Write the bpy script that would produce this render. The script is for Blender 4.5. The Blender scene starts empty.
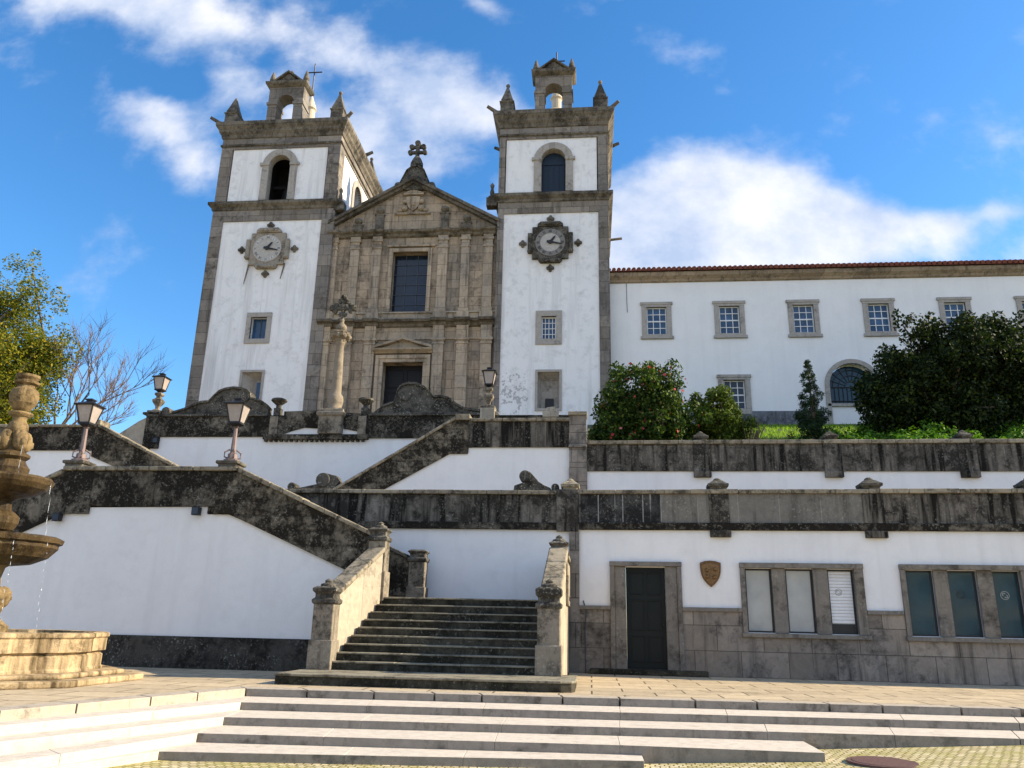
import bpy, bmesh, math, random
from mathutils import Vector, Matrix
import numpy as np

scene = bpy.context.scene
COL = scene.collection
R = math.radians

# ------------------------------------------------------------------ camera
F = 800.0; ZE = 1.15
PITCH, ROLL, YAW = R(16.74), R(1.258), R(5.768)
fw = Vector((-math.sin(YAW)*math.cos(PITCH), math.cos(YAW)*math.cos(PITCH), math.sin(PITCH)))
r0 = Vector((math.cos(YAW), math.sin(YAW), 0)); u0 = r0.cross(fw)
RT = math.cos(ROLL)*r0 + math.sin(ROLL)*u0; UP = -math.sin(ROLL)*r0 + math.cos(ROLL)*u0
cd = bpy.data.cameras.new('camera'); cam = bpy.data.objects.new('camera', cd); COL.objects.link(cam)
cam.matrix_world = Matrix(((RT.x, UP.x, -fw.x, 0), (RT.y, UP.y, -fw.y, 0), (RT.z, UP.z, -fw.z, ZE), (0, 0, 0, 1)))
cd.sensor_width = 36; cd.lens = F/1024*36; cd.clip_start = 0.05; cd.clip_end = 3000
scene.camera = cam

# ------------------------------------------------------------------ light
SUN_EL, SUN_AZ = 29.0, 7.0         # azimuth measured from +X towards +Y: just behind the facades
SUN_STR, SKY_STR, EXPOSURE = 5.0, 0.13, 1.0
sd = bpy.data.lights.new('sun', 'SUN'); so = bpy.data.objects.new('sun', sd); COL.objects.link(so)
sd.energy = SUN_STR; sd.angle = R(0.53); sd.color = (1.0, 0.84, 0.60)
sdir = Vector((math.cos(R(SUN_EL))*math.cos(R(SUN_AZ)), math.cos(R(SUN_EL))*math.sin(R(SUN_AZ)), math.sin(R(SUN_EL))))
so.rotation_euler = sdir.to_track_quat('Z', 'Y').to_euler(); so.location = (40, 10, 40)
vs = scene.view_settings
vs.view_transform = 'Standard'; vs.look = 'None'; vs.exposure = EXPOSURE; vs.gamma = 1; vs.use_curve_mapping = False

class NT:
    def __init__(s, tree): s.t = tree; s.n = tree.nodes; s.l = tree.links
    def set(s, node, i, v):
        if v is None: return
        if hasattr(v, 'is_output'): s.l.new(v, node.inputs[i])
        else: node.inputs[i].default_value = v
    def node(s, typ, **k):
        n = s.n.new(typ)
        for a, b in k.items(): setattr(n, a, b)
        return n
    def m(s, op, a, b=None, c=None, clamp=False):
        n = s.node('ShaderNodeMath', operation=op, use_clamp=clamp)
        s.set(n, 0, a); s.set(n, 1, b); s.set(n, 2, c); return n.outputs[0]
    def v(s, op, a, b=None):
        n = s.node('ShaderNodeVectorMath', operation=op)
        s.set(n, 0, a)
        if b is not None: s.set(n, 1, b)
        return n.outputs[0]
    def comb(s, x, y, z):
        n = s.node('ShaderNodeCombineXYZ'); s.set(n, 0, x); s.set(n, 1, y); s.set(n, 2, z); return n.outputs[0]
    def sep(s, v):
        n = s.node('ShaderNodeSeparateXYZ'); s.set(n, 0, v); return n.outputs
    def noise(s, vec, scale, detail=4, rough=0.55, dist=0.0):
        n = s.node('ShaderNodeTexNoise'); s.set(n, 'Vector', vec); s.set(n, 'Scale', scale); s.set(n, 'Detail', detail)
        s.set(n, 'Roughness', rough); s.set(n, 'Distortion', dist); return n.outputs['Fac']
    def mr(s, val, a, b, c=0.0, d=1.0, smooth=False):
        n = s.node('ShaderNodeMapRange', interpolation_type='SMOOTHSTEP' if smooth else 'LINEAR')
        for i, q in enumerate((val, a, b, c, d)): s.set(n, i, q)
        return n.outputs[0]
    def mix(s, fac, a, b, blend='MIX'):
        n = s.node('ShaderNodeMix', data_type='RGBA', blend_type=blend)
        s.set(n, 0, fac); s.set(n, 6, c4(a)); s.set(n, 7, c4(b)); return n.outputs[2]
def c4(c): return c if hasattr(c, 'is_output') else (c[0], c[1], c[2], 1.0)

# ---- world: Nishita sky with wind-torn cumulus laid out by direction
w = bpy.data.worlds.new('World'); scene.world = w; w.use_nodes = True
N = NT(w.node_tree); N.n.clear()
sky = N.node('ShaderNodeTexSky', sky_type='NISHITA'); sky.sun_disc = False
sky.sun_elevation = R(SUN_EL); sky.sun_rotation = R(90 - SUN_AZ); sky.air_density = 1.0; sky.dust_density = 0.3; sky.ozone_density = 3.0
hs = N.node('ShaderNodeHueSaturation'); N.set(hs, 'Saturation', 1.27); N.set(hs, 'Value', 1.0); N.set(hs, 'Color', sky.outputs[0])
tc = N.node('ShaderNodeTexCoord')
X, Y, Z = N.sep(tc.outputs['Generated'])
ay = N.m('MAXIMUM', N.m('ABSOLUTE', Y), 0.06)
U = N.m('DIVIDE', X, ay); V = N.m('DIVIDE', Z, ay)
CLOUDS = [  # centre u, v, radii, tilt (deg), weight
    (-0.82, 0.99, 0.20, 0.05, -10, 0.9), (-0.63, 0.89, 0.10, 0.06, -18, 0.65), (-0.36, 0.83, 0.16, 0.045, -24, 0.55), (-0.20, 0.735, 0.12, 0.05, -22, 0.75), (-0.28, 0.66, 0.12, 0.06, -14, 0.75),
    (-0.66, 0.73, 0.09, 0.04, -38, 0.75), (-0.58, 0.63, 0.05, 0.05, -40, 0.75), (-0.40, 0.70, 0.08, 0.05, -20, 0.45), (-0.17, 0.92, 0.06, 0.018, -35, 0.5), (-0.53, 0.79, 0.09, 0.05, -25, 0.4),
    (0.19, 0.565, 0.10, 0.07, -12, 1.2), (0.04, 0.54, 0.12, 0.06, 5, 0.85), (0.33, 0.525, 0.10, 0.045, -6, 1.05), (0.44, 0.52, 0.08, 0.022, -3, 0.7), (0.54, 0.535, 0.035, 0.014, 0, 0.5), (0.16, 0.475, 0.30, 0.03, 0, 0.9)]
tot = None
for (cu, cv, ru, rv, tilt, wt) in CLOUDS:
    du = N.m('SUBTRACT', U, cu); dv = N.m('SUBTRACT', V, cv)
    ct, st = math.cos(R(tilt)), math.sin(R(tilt))
    a = N.m('ADD', N.m('MULTIPLY', du, ct/ru), N.m('MULTIPLY', dv, st/ru))
    b = N.m('ADD', N.m('MULTIPLY', du, -st/rv), N.m('MULTIPLY', dv, ct/rv))
    d2 = N.m('ADD', N.m('MULTIPLY', a, a), N.m('MULTIPLY', b, b))
    g = N.m('MULTIPLY', N.m('EXPONENT', N.m('MULTIPLY', d2, -0.8)), wt)
    tot = g if tot is None else N.m('ADD', tot, g)
uv = N.comb(U, N.m('MULTIPLY', V, 1.15), 0.0)
n1 = N.noise(uv, 6.0, 8, 0.52, 0.0)
n2 = N.noise(N.v('ADD', uv, (3.1, 1.7, 0.4)), 17.0, 7, 0.6, 0.2)
nn = N.m('ADD', N.m('MULTIPLY', N.m('SUBTRACT', n1, 0.5), 2.2), N.m('MULTIPLY', N.m('SUBTRACT', n2, 0.5), 0.7))
fill_clouds = N.mr(Y, -0.05, -0.5, 0.0, 0.70)          # unseen cloud cover behind the camera, added to fill the shaded fronts
tot = N.m('MAXIMUM', tot, fill_clouds)
dens = N.m('ADD', N.m('MULTIPLY', tot, 1.12), nn)
cov = N.mr(dens, 0.12, 1.05, 0.0, 1.0, True)
n3 = N.noise(N.v('ADD', uv, (0.0, 0.06, 2.0)), 6.0, 6, 0.6)
shade = N.m('ADD', N.mr(n3, 0.35, 0.65, 0.0, 1.0), 0.0, clamp=True)
ccol = N.mix(shade, (0.28, 0.34, 0.46), (0.54, 0.545, 0.58))
kb = N.mr(Y, -0.05, -0.5, 1.0, 1.1); ccol = N.mix(1.0, ccol, N.comb(N.m('MULTIPLY', kb, N.mr(Y, -0.05, -0.5, 1.0, 0.90)), N.m('MULTIPLY', kb, N.mr(Y, -0.05, -0.5, 1.0, 0.95)), N.m('MULTIPLY', kb, N.mr(Y, -0.05, -0.5, 1.0, 1.05))), 'MULTIPLY')   # brightens and tints the added fill clouds
skyc = N.mix(1.0, hs.outputs[0], (SKY_STR, SKY_STR, SKY_STR), 'MULTIPLY')
final = N.mix(N.m('MULTIPLY', cov, 0.93), skyc, ccol)
bg = N.node('ShaderNodeBackground'); N.set(bg, 'Color', final); N.set(bg, 'Strength', 1.0)
wo = N.node('ShaderNodeOutputWorld'); N.l.new(bg.outputs[0], wo.inputs[0])

# ------------------------------------------------------------------ pixel -> place helpers (used for measured outlines)
def ray(x, y): return fw + RT*((x-512)/F) + UP*((384-y)/F)
def at(x, y, Yp):
    d = ray(x, y); t = Yp/d.y; return (d.x*t, Yp, ZE+d.z*t)

# ------------------------------------------------------------------ materials
MATS = {}
def new_mat(name):
    m = bpy.data.materials.new(name); m.use_nodes = True; nt = NT(m.node_tree); nt.n.clear()
    out = nt.node('ShaderNodeOutputMaterial'); p = nt.node('ShaderNodeBsdfPrincipled')
    nt.l.new(p.outputs[0], out.inputs[0]); MATS[name] = m
    return m, nt, p
def coords(nt, rnd=True):
    tc = nt.node('ShaderNodeTexCoord'); o = tc.outputs['Object']
    if rnd:
        oi = nt.node('ShaderNodeObjectInfo'); r = nt.m('MULTIPLY', oi.outputs['Random'], 60.0)
        return o, nt.v('ADD', o, nt.comb(r, r, r))
    return o, o
def mul(c, k): return tuple(x*k for x in c)
def stone(name, base, stain=0.5, stain_scale=0.9, streak=0.3, lichen=0.2, block=None, bump=0.35, dark=(0.030, 0.027, 0.022), rough=0.92, tint=None, var=0.2, horiz=False, mortar=0.45, msize=0.012):
    m, nt, p = new_mat(name)
    o, vec = coords(nt)
    x, y, z = nt.sep(o)
    col = base; bfac = None
    if block:
        br = nt.node('ShaderNodeTexBrick', offset=0.5)
        bv = nt.comb(x, y, 0.0) if horiz else nt.comb(nt.m('ADD', x, y), z, 0.0)
        nt.set(br, 'Vector', bv); nt.set(br, 'Color1', c4(mul(base, 1-var))); nt.set(br, 'Color2', c4(mul(base, 1+var)))
        nt.set(br, 'Mortar', c4(mul(base, mortar))); nt.set(br, 'Scale', 1.0); nt.set(br, 'Mortar Size', msize)
        nt.set(br, 'Brick Width', block[0]); nt.set(br, 'Row Height', block[1]); nt.set(br, 'Mortar Smooth', 0.3)
        col = br.outputs['Color']; bfac = br.outputs['Fac']
    big = nt.noise(vec, 0.45, 5, 0.6)
    if tint: col = nt.mix(nt.mr(big, 0.40, 0.62), col, nt.mix(1.0, col, tint, 'MULTIPLY'))
    fine = nt.noise(vec, 45.0, 5, 0.7)
    mid = nt.noise(vec, 7.0, 6, 0.65)
    k = nt.m('ADD', nt.m('MULTIPLY', fine, 0.5), nt.m('MULTIPLY', mid, 0.7)); k = nt.m('ADD', k, 0.4)
    col = nt.mix(1.0, col, nt.comb(k, k, k), 'MULTIPLY')
    sn = nt.m('ADD', nt.m('MULTIPLY', nt.noise(vec, stain_scale, 6, 0.65, 0.2), 0.6), nt.m('MULTIPLY', nt.noise(vec, stain_scale*5.5, 8, 0.72), 0.4))
    c0 = 0.615 - 0.26*stain
    f1 = nt.mr(sn, c0, c0+0.12)
    vx, vy, vz = nt.sep(vec)
    sv = nt.comb(nt.m('MULTIPLY', vx, 4.0), nt.m('MULTIPLY', vy, 4.0), nt.m('MULTIPLY', vz, 0.35))
    f2 = nt.mr(nt.noise(sv, 1.0, 7, 0.62), 0.66-0.26*streak, 0.86-0.26*streak)
    f = nt.m('MAXIMUM', nt.m('MULTIPLY', f1, min(1, 0.55+stain*0.5)), nt.m('MULTIPLY', f2, min(1, 0.5+streak*0.5)))
    col = nt.mix(f, col, dark)
    if lichen > 0:
        ln = nt.noise(vec, 17.0, 4, 0.65, 0.3); l2 = nt.noise(vec, 1.6, 3, 0.5)
        lf = nt.m('MULTIPLY', nt.mr(ln, 0.57, 0.64), nt.mr(l2, 0.36, 0.60))
        col = nt.mix(nt.m('MULTIPLY', lf, lichen), col, (0.36, 0.345, 0.29))
    nt.set(p, 'Base Color', col); nt.set(p, 'Roughness', rough); nt.set(p, 'Specular IOR Level', 0.1)
    h = nt.m('ADD', nt.m('MULTIPLY', fine, 0.35), mid)
    if bfac is not None: h = nt.m('SUBTRACT', h, nt.m('MULTIPLY', bfac, 0.8))
    b = nt.node('ShaderNodeBump'); nt.set(b, 'Strength', bump); nt.set(b, 'Distance', 0.03); nt.set(b, 'Height', h)
    nt.l.new(b.outputs[0], p.inputs['Normal'])
    return m
def plaster(name, base=(0.80, 0.80, 0.79), dirt=0.15, peel=None):
    m, nt, p = new_mat(name); o, vec = coords(nt)
    vx, vy, vz = nt.sep(vec)
    n = nt.noise(vec, 0.7, 6, 0.6); n2 = nt.noise(vec, 6.0, 6, 0.65)
    k = nt.m('ADD', nt.m('MULTIPLY', n, 0.16), nt.m('MULTIPLY', n2, 0.07)); k = nt.m('ADD', k, 0.87)
    col = nt.mix(1.0, base, nt.comb(k, k, k), 'MULTIPLY')
    sv = nt.comb(nt.m('MULTIPLY', vx, 1.6), nt.m('MULTIPLY', vy, 1.6), nt.m('MULTIPLY', vz, 0.10))
    s1 = nt.mr(nt.noise(sv, 1.0, 8, 0.66), 0.50, 0.80)
    s2 = nt.mr(nt.noise(vec, 2.2, 8, 0.7), 0.50, 0.78)
    f = nt.m('MULTIPLY', nt.m('MAXIMUM', s1, nt.m('MULTIPLY', s2, 0.7)), dirt, clamp=True)
    col = nt.mix(f, col, (0.17, 0.17, 0.165))
    if peel:
        ox, oz, rx, rz = peel
        x, y, z = nt.sep(o)
        a = nt.m('DIVIDE', nt.m('SUBTRACT', x, ox), rx); b = nt.m('DIVIDE', nt.m('SUBTRACT', z, oz), rz)
        d = nt.m('ADD', nt.m('MULTIPLY', a, a), nt.m('MULTIPLY', b, b))
        msk = nt.mr(d, 0.2, 1.2, 0.13, 0.0)
        pf = nt.mr(nt.m('ADD', nt.noise(vec, 5.5, 7, 0.65), msk), 0.65, 0.68)
        col = nt.mix(nt.m('MULTIPLY', pf, nt.mr(d, 0.9, 1.2, 1.0, 0.0)), col, (0.42, 0.42, 0.42))
    nt.set(p, 'Base Color', col); nt.set(p, 'Roughness', 0.9); nt.set(p, 'Specular IOR Level', 0.2)
    bp = nt.node('ShaderNodeBump'); nt.set(bp, 'Strength', 0.25); nt.set(bp, 'Distance', 0.012)
    nt.set(bp, 'Height', nt.m('ADD', nt.m('MULTIPLY', n, 3.0), nt.noise(vec, 30.0, 4, 0.6))); nt.l.new(bp.outputs[0], p.inputs['Normal'])
    return m
def simple(name, col, rough=0.6, metal=0.0, spec=0.4, var=0.15, scale=8.0, bump=0.0):
    m, nt, p = new_mat(name); o, vec = coords(nt)
    n = nt.noise(vec, scale, 6, 0.65); k = nt.mr(n, 0.3, 0.7, 1-var, 1+var)
    nt.set(p, 'Base Color', nt.mix(1.0, col, nt.comb(k, k, k), 'MULTIPLY')); nt.set(p, 'Metallic', metal)
    nt.set(p, 'Roughness', nt.mr(n, 0.3, 0.7, max(0.02, rough-0.08), min(1, rough+0.08))); nt.set(p, 'Specular IOR Level', spec)
    if bump:
        b = nt.node('ShaderNodeBump'); nt.set(b, 'Strength', bump); nt.set(b, 'Distance', 0.01); nt.set(b, 'Height', n); nt.l.new(b.outputs[0], p.inputs['Normal'])
    return m
def leafmat(name, dark, mid, light, trans=0.25, flower=None):
    m, nt, p = new_mat(name)
    g = nt.node('ShaderNodeNewGeometry'); r = g.outputs['Random Per Island']
    ramp = nt.node('ShaderNodeValToRGB'); e = ramp.color_ramp.elements
    e[0].position = 0.0; e[0].color = c4(dark); e[1].position = 1.0; e[1].color = c4(light)
    q = e.new(0.55); q.color = c4(mid)
    nt.set(ramp, 0, r); col = ramp.outputs[0]
    nt.set(p, 'Base Color', col); nt.set(p, 'Roughness', 0.6); nt.set(p, 'Specular IOR Level', 0.14)
    t = nt.node('ShaderNodeBsdfTranslucent'); nt.set(t, 0, nt.mix(1.0, col, (1.3, 1.5, 0.5), 'MULTIPLY'))
    mx = nt.node('ShaderNodeMixShader'); nt.set(mx, 0, trans); nt.l.new(p.outputs[0], mx.inputs[1]); nt.l.new(t.outputs[0], mx.inputs[2])
    out = [n for n in nt.n if n.bl_idname == 'ShaderNodeOutputMaterial'][0]; nt.l.new(mx.outputs[0], out.inputs[0])
    return m

M_TOWER = plaster('tower plaster', (0.80, 0.80, 0.79), 0.62)
M_TOWER_R = plaster('peeling tower plaster', (0.80, 0.80, 0.79), 0.60, peel=(5.7, 2.1, 0.95, 1.4))
M_WHITE = plaster('white plaster', (0.80, 0.80, 0.79), 0.18)
M_WING = plaster('wing plaster', (0.80, 0.80, 0.79), 0.12)
M_FACADE = stone('facade granite', (0.375, 0.30, 0.215), 0.42, 0.7, 0.52, 0.0, (0.95, 0.50), 0.5, tint=(0.70, 0.75, 0.83), var=0.13, dark=(0.035, 0.032, 0.028), mortar=0.4, msize=0.012)
M_PIL = stone('pilaster granite', (0.42, 0.34, 0.245), 0.38, 0.7, 0.50, 0.0, (1.6, 0.62), 0.45, tint=(0.74, 0.78, 0.85), var=0.12, dark=(0.04, 0.036, 0.031), mortar=0.45)
M_QUOIN = stone('quoin granite', (0.225, 0.198, 0.165), 0.40, 0.8, 0.46, 0.2, (1.9, 0.62), 0.45, tint=(0.86, 0.9, 0.98), var=0.26, mortar=0.35)
M_CORN = stone('weathered cornice', (0.175, 0.155, 0.125), 0.62, 0.8, 0.6, 0.3, (1.3, 2.0), 0.5, var=0.12, mortar=0.4)
M_TRIM = stone('window granite', (0.36, 0.335, 0.30), 0.32, 1.2, 0.36, 0.2, None, 0.35, dark=(0.08, 0.075, 0.065))
M_DARKG = stone('blackened granite', (0.165, 0.145, 0.112), 0.86, 1.4, 0.70, 0.5, (1.15, 3.0), 0.8, dark=(0.016, 0.014, 0.011))
M_DARKPANEL = stone('streaked parapet granite', (0.20, 0.18, 0.15), 0.68, 0.9, 1.02, 0.4, (1.05, 3.0), 0.6, mortar=1.4, dark=(0.014, 0.013, 0.011))
M_RUBBLE = stone('mossy rubble granite', (0.19, 0.165, 0.122), 0.80, 1.7, 0.3, 0.5, (0.62, 0.36), 1.0, dark=(0.016, 0.0135, 0.010), var=0.22, mortar=0.7, msize=0.03)
M_PLINTH = stone('black plinth', (0.075, 0.07, 0.06), 0.62, 1.2, 0.5, 0.6, None, 0.6, dark=(0.012, 0.011, 0.010))
M_DADO = stone('dado granite', (0.27, 0.23, 0.185), 0.46, 0.9, 0.60, 0.1, (1.15, 0.62), 0.4, tint=(0.84, 0.89, 0.97), var=0.26, dark=(0.022, 0.021, 0.019), mortar=0.45)
M_SURR = stone('surround granite', (0.22, 0.195, 0.16), 0.40, 1.2, 0.45, 0.5, None, 0.5, tint=(0.84, 0.88, 0.95))
M_COPING = stone('coping granite', (0.30, 0.26, 0.19), 0.55, 2.2, 0.2, 0.5, (1.1, 3.0), 0.7)
M_NEWEL = stone('newel granite', (0.25, 0.215, 0.165), 0.55, 1.8, 0.5, 0.7, None, 0.7)
M_RAIL = stone('balustrade granite', (0.40, 0.35, 0.27), 0.32, 1.0, 0.35, 0.4, (1.3, 3.0), 0.5, mortar=0.6)
M_STEP = stone('mossy step granite', (0.065, 0.06, 0.045), 0.70, 1.0, 0.3, 0.3, None, 0.5, dark=(0.014, 0.014, 0.010))
M_NSTEP = stone('new step granite', (0.54, 0.485, 0.41), 0.16, 1.6, 0.2, 0.0, None, 0.3, dark=(0.22, 0.20, 0.16), rough=0.8)
M_EDGE = stone('plaza edge granite', (0.40, 0.35, 0.28), 0.3, 1.3, 0.2, 0.2, None, 0.4)
M_PAVE = stone('flagstone paving', (0.44, 0.36, 0.245), 0.34, 0.8, 0.0, 0.0, (1.15, 0.8), 0.4, horiz=True, var=0.1, dark=(0.15, 0.125, 0.08), mortar=0.28, msize=0.02)
M_FOUNT = stone('fountain granite', (0.44, 0.335, 0.20), 0.42, 1.5, 0.85, 0.1, None, 0.8, dark=(0.05, 0.034, 0.016))
M_FOUNTD = stone('wet fountain granite', (0.085, 0.058, 0.028), 0.5, 1.6, 0.6, 0.1, None, 0.9, dark=(0.012, 0.009, 0.006), rough=0.45)
M_COLUMN = stone('column granite', (0.24, 0.20, 0.15), 0.40, 1.1, 0.5, 0.35, None, 0.5)
M_RISER = stone('grimy shaded riser granite', (0.26, 0.235, 0.20), 0.38, 1.6, 0.35, 0.0, None, 0.3, dark=(0.06, 0.054, 0.044), rough=0.85)  # some grime, and the shade of the front faces painted in
M_PANELB = stone('black parapet panels', (0.10, 0.10, 0.095), 0.75, 1.0, 0.9, 0.4, (0.95, 3.0), 0.4, mortar=3.2, msize=0.02, dark=(0.016, 0.016, 0.016))
M_PANELG = stone('grey parapet panels', (0.19, 0.178, 0.155), 0.38, 0.9, 0.6, 0.6, (1.05, 3.0), 0.5, mortar=1.35, msize=0.014)
M_FOUNTM = stone('mossy fountain granite', (0.23, 0.165, 0.085), 0.52, 1.8, 0.6, 0.1, None, 0.8, dark=(0.025, 0.019, 0.010))
M_CLK = stone('clock frame granite', (0.30, 0.265, 0.215), 0.45, 2.0, 0.4, 0.3, None, 0.5)
M_TREAD = stone('worn sunlit tread granite', (0.24, 0.22, 0.165), 0.5, 2.0, 0.2, 0.3, None, 0.4)  # wear, plus sun on the nosings painted in as a paler tone
M_CAP = stone('dark capped granite', (0.13, 0.12, 0.10), 0.7, 2.4, 0.2, 0.7, None, 0.6)
M_BLACKST = stone('black lichen granite', (0.10, 0.093, 0.078), 0.60, 2.0, 0.2, 0.9, None, 0.9, dark=(0.014, 0.013, 0.011))
M_TILE = simple('roof tile', (0.17, 0.055, 0.035), 0.85, var=0.4, scale=3.0)
M_IRON = simple('black iron', (0.028, 0.028, 0.03), 0.5, 0.6)
M_RUST = simple('painted iron post', (0.16, 0.12, 0.115), 0.6, 0.3, var=0.3)
M_LAMPGLASS = simple('milky lamp glass', (0.36, 0.31, 0.28), 0.25, spec=0.5, var=0.15, scale=3.0)
M_GLASS = simple('dark window glass', (0.010, 0.018, 0.032), 0.08, spec=0.45, var=0.3, scale=0.7)
M_GLASSB = simple('blue sash glass', (0.035, 0.085, 0.165), 0.08, spec=0.35, var=0.5, scale=1.6)
M_TEAL = simple('teal shop glass', (0.016, 0.052, 0.072), 0.03, spec=0.75, var=0.3, scale=0.8)
M_BLIND = simple('glass with pale blind', (0.40, 0.41, 0.39), 0.05, spec=1.0, var=0.12, scale=1.4)
M_SASH = simple('white sash paint', (0.72, 0.73, 0.74), 0.5, var=0.06)
M_GREYBAR = simple('grey glazing bars', (0.045, 0.06, 0.08), 0.5, var=0.1)
M_ALU = simple('black frame', (0.02, 0.022, 0.024), 0.4)
M_DOOR = simple('dark green door', (0.006, 0.010, 0.010), 0.5, spec=0.25, var=0.25)
M_DOOR2 = simple('dark church door', (0.012, 0.012, 0.014), 0.55, spec=0.2, var=0.25)
M_LOUVRE = simple('blue louvre boards', (0.010, 0.024, 0.045), 0.5, spec=0.3, var=0.25)
M_VOID = simple('painted belfry shade', (0.01, 0.01, 0.011), 0.9)  # near-black that paints the belfry's inner shade into the surfaces
M_BRONZE = simple('bronze plaque', (0.14, 0.075, 0.03), 0.5, 0.5, var=0.4, scale=30.0, bump=0.5)
M_BELL = simple('bell bronze', (0.025, 0.03, 0.03), 0.5, 0.5)
M_DIAL = simple('clock dial', (0.40, 0.38, 0.34), 0.6, var=0.12)
M_DIALDK = simple('clock chapter ring', (0.19, 0.18, 0.165), 0.7, var=0.25)
M_NUMERAL = simple('clock black', (0.012, 0.012, 0.013), 0.5)
M_ENAMEL = simple('enamel plaque', (0.52, 0.51, 0.48), 0.4, var=0.1)
M_COVER = simple('rusty cast iron', (0.115, 0.06, 0.05), 0.7, 0.2, var=0.35, scale=30, bump=0.4)
M_BARK = stone('bark', (0.17, 0.13, 0.10), 0.4, 4.0, 0.5, 0.3, None, 0.8)
M_TWIG = simple('bare twigs', (0.17, 0.115, 0.08), 0.9, var=0.25)
M_RENDER = plaster('dome render', (0.52, 0.45, 0.34), 0.3)
M_LEAFL = leafmat('autumn leaves', (0.05, 0.085, 0.018), (0.15, 0.16, 0.022), (0.36, 0.29, 0.03), 0.4)
M_CAM = leafmat('camellia leaves', (0.014, 0.032, 0.008), (0.035, 0.07, 0.012), (0.12, 0.16, 0.025), 0.2)
M_PETAL = leafmat('camellia petals', (0.35, 0.03, 0.04), (0.5, 0.08, 0.09), (0.6, 0.2, 0.18), 0.2)
M_SHRUB = leafmat('box leaves', (0.03, 0.055, 0.010), (0.07, 0.11, 0.018), (0.17, 0.20, 0.03), 0.25)
M_CONIF = leafmat('conifer needles', (0.010, 0.025, 0.012), (0.022, 0.045, 0.018), (0.05, 0.085, 0.03), 0.08)
M_DARKT = leafmat('dark laurel leaves', (0.006, 0.013, 0.004), (0.013, 0.025, 0.006), (0.06, 0.08, 0.014), 0.14)
M_IVY = leafmat('ground ivy', (0.04, 0.10, 0.012), (0.09, 0.20, 0.02), (0.17, 0.30, 0.035), 0.25)
M_GRASS = leafmat('grass blades', (0.10, 0.20, 0.015), (0.20, 0.33, 0.03), (0.30, 0.42, 0.05), 0.4)
M_SOIL = simple('garden soil', (0.06, 0.07, 0.025), 0.95, var=0.3, scale=3.0)

# cobbles
def cobble_mat():
    m, nt, p = new_mat('cobbles'); o, vec = coords(nt, False)
    x, y, z = nt.sep(o)
    wob = nt.noise(o, 1.2, 3); bv = nt.comb(nt.m('ADD', x, nt.m('MULTIPLY', wob, 0.12)), nt.m('ADD', y, nt.m('MULTIPLY', wob, 0.1)), 0.0)
    br = nt.node('ShaderNodeTexBrick', offset=0.5); nt.set(br, 'Vector', bv); nt.set(br, 'Scale', 1.0)
    nt.set(br, 'Brick Width', 0.115); nt.set(br, 'Row Height', 0.11); nt.set(br, 'Mortar Size', 0.013); nt.set(br, 'Mortar Smooth', 0.6)
    nt.set(br, 'Color1', (0.46, 0.38, 0.22, 1)); nt.set(br, 'Color2', (0.66, 0.57, 0.37, 1)); nt.set(br, 'Mortar', (0.15, 0.14, 0.04, 1))
    mo = nt.mr(nt.noise(o, 2.4, 7, 0.7), 0.42, 0.62)
    col = nt.mix(nt.m('MULTIPLY', mo, 0.55), br.outputs['Color'], (0.30, 0.28, 0.05))
    f = nt.noise(o, 60.0, 4, 0.7); k = nt.m('ADD', f, 0.5); col = nt.mix(1.0, col, nt.comb(k, k, k), 'MULTIPLY')
    nt.set(p, 'Base Color', col); nt.set(p, 'Roughness', 0.9); nt.set(p, 'Specular IOR Level', 0.2)
    b = nt.node('ShaderNodeBump'); nt.set(b, 'Strength', 0.9); nt.set(b, 'Distance', 0.025)
    nt.set(b, 'Height', nt.m('SUBTRACT', nt.m('MULTIPLY', nt.noise(o, 14.0, 4, 0.6), 0.7), br.outputs['Fac'])); nt.l.new(b.outputs[0], p.inputs['Normal'])
    return m
M_COBBLE = cobble_mat()

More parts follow.
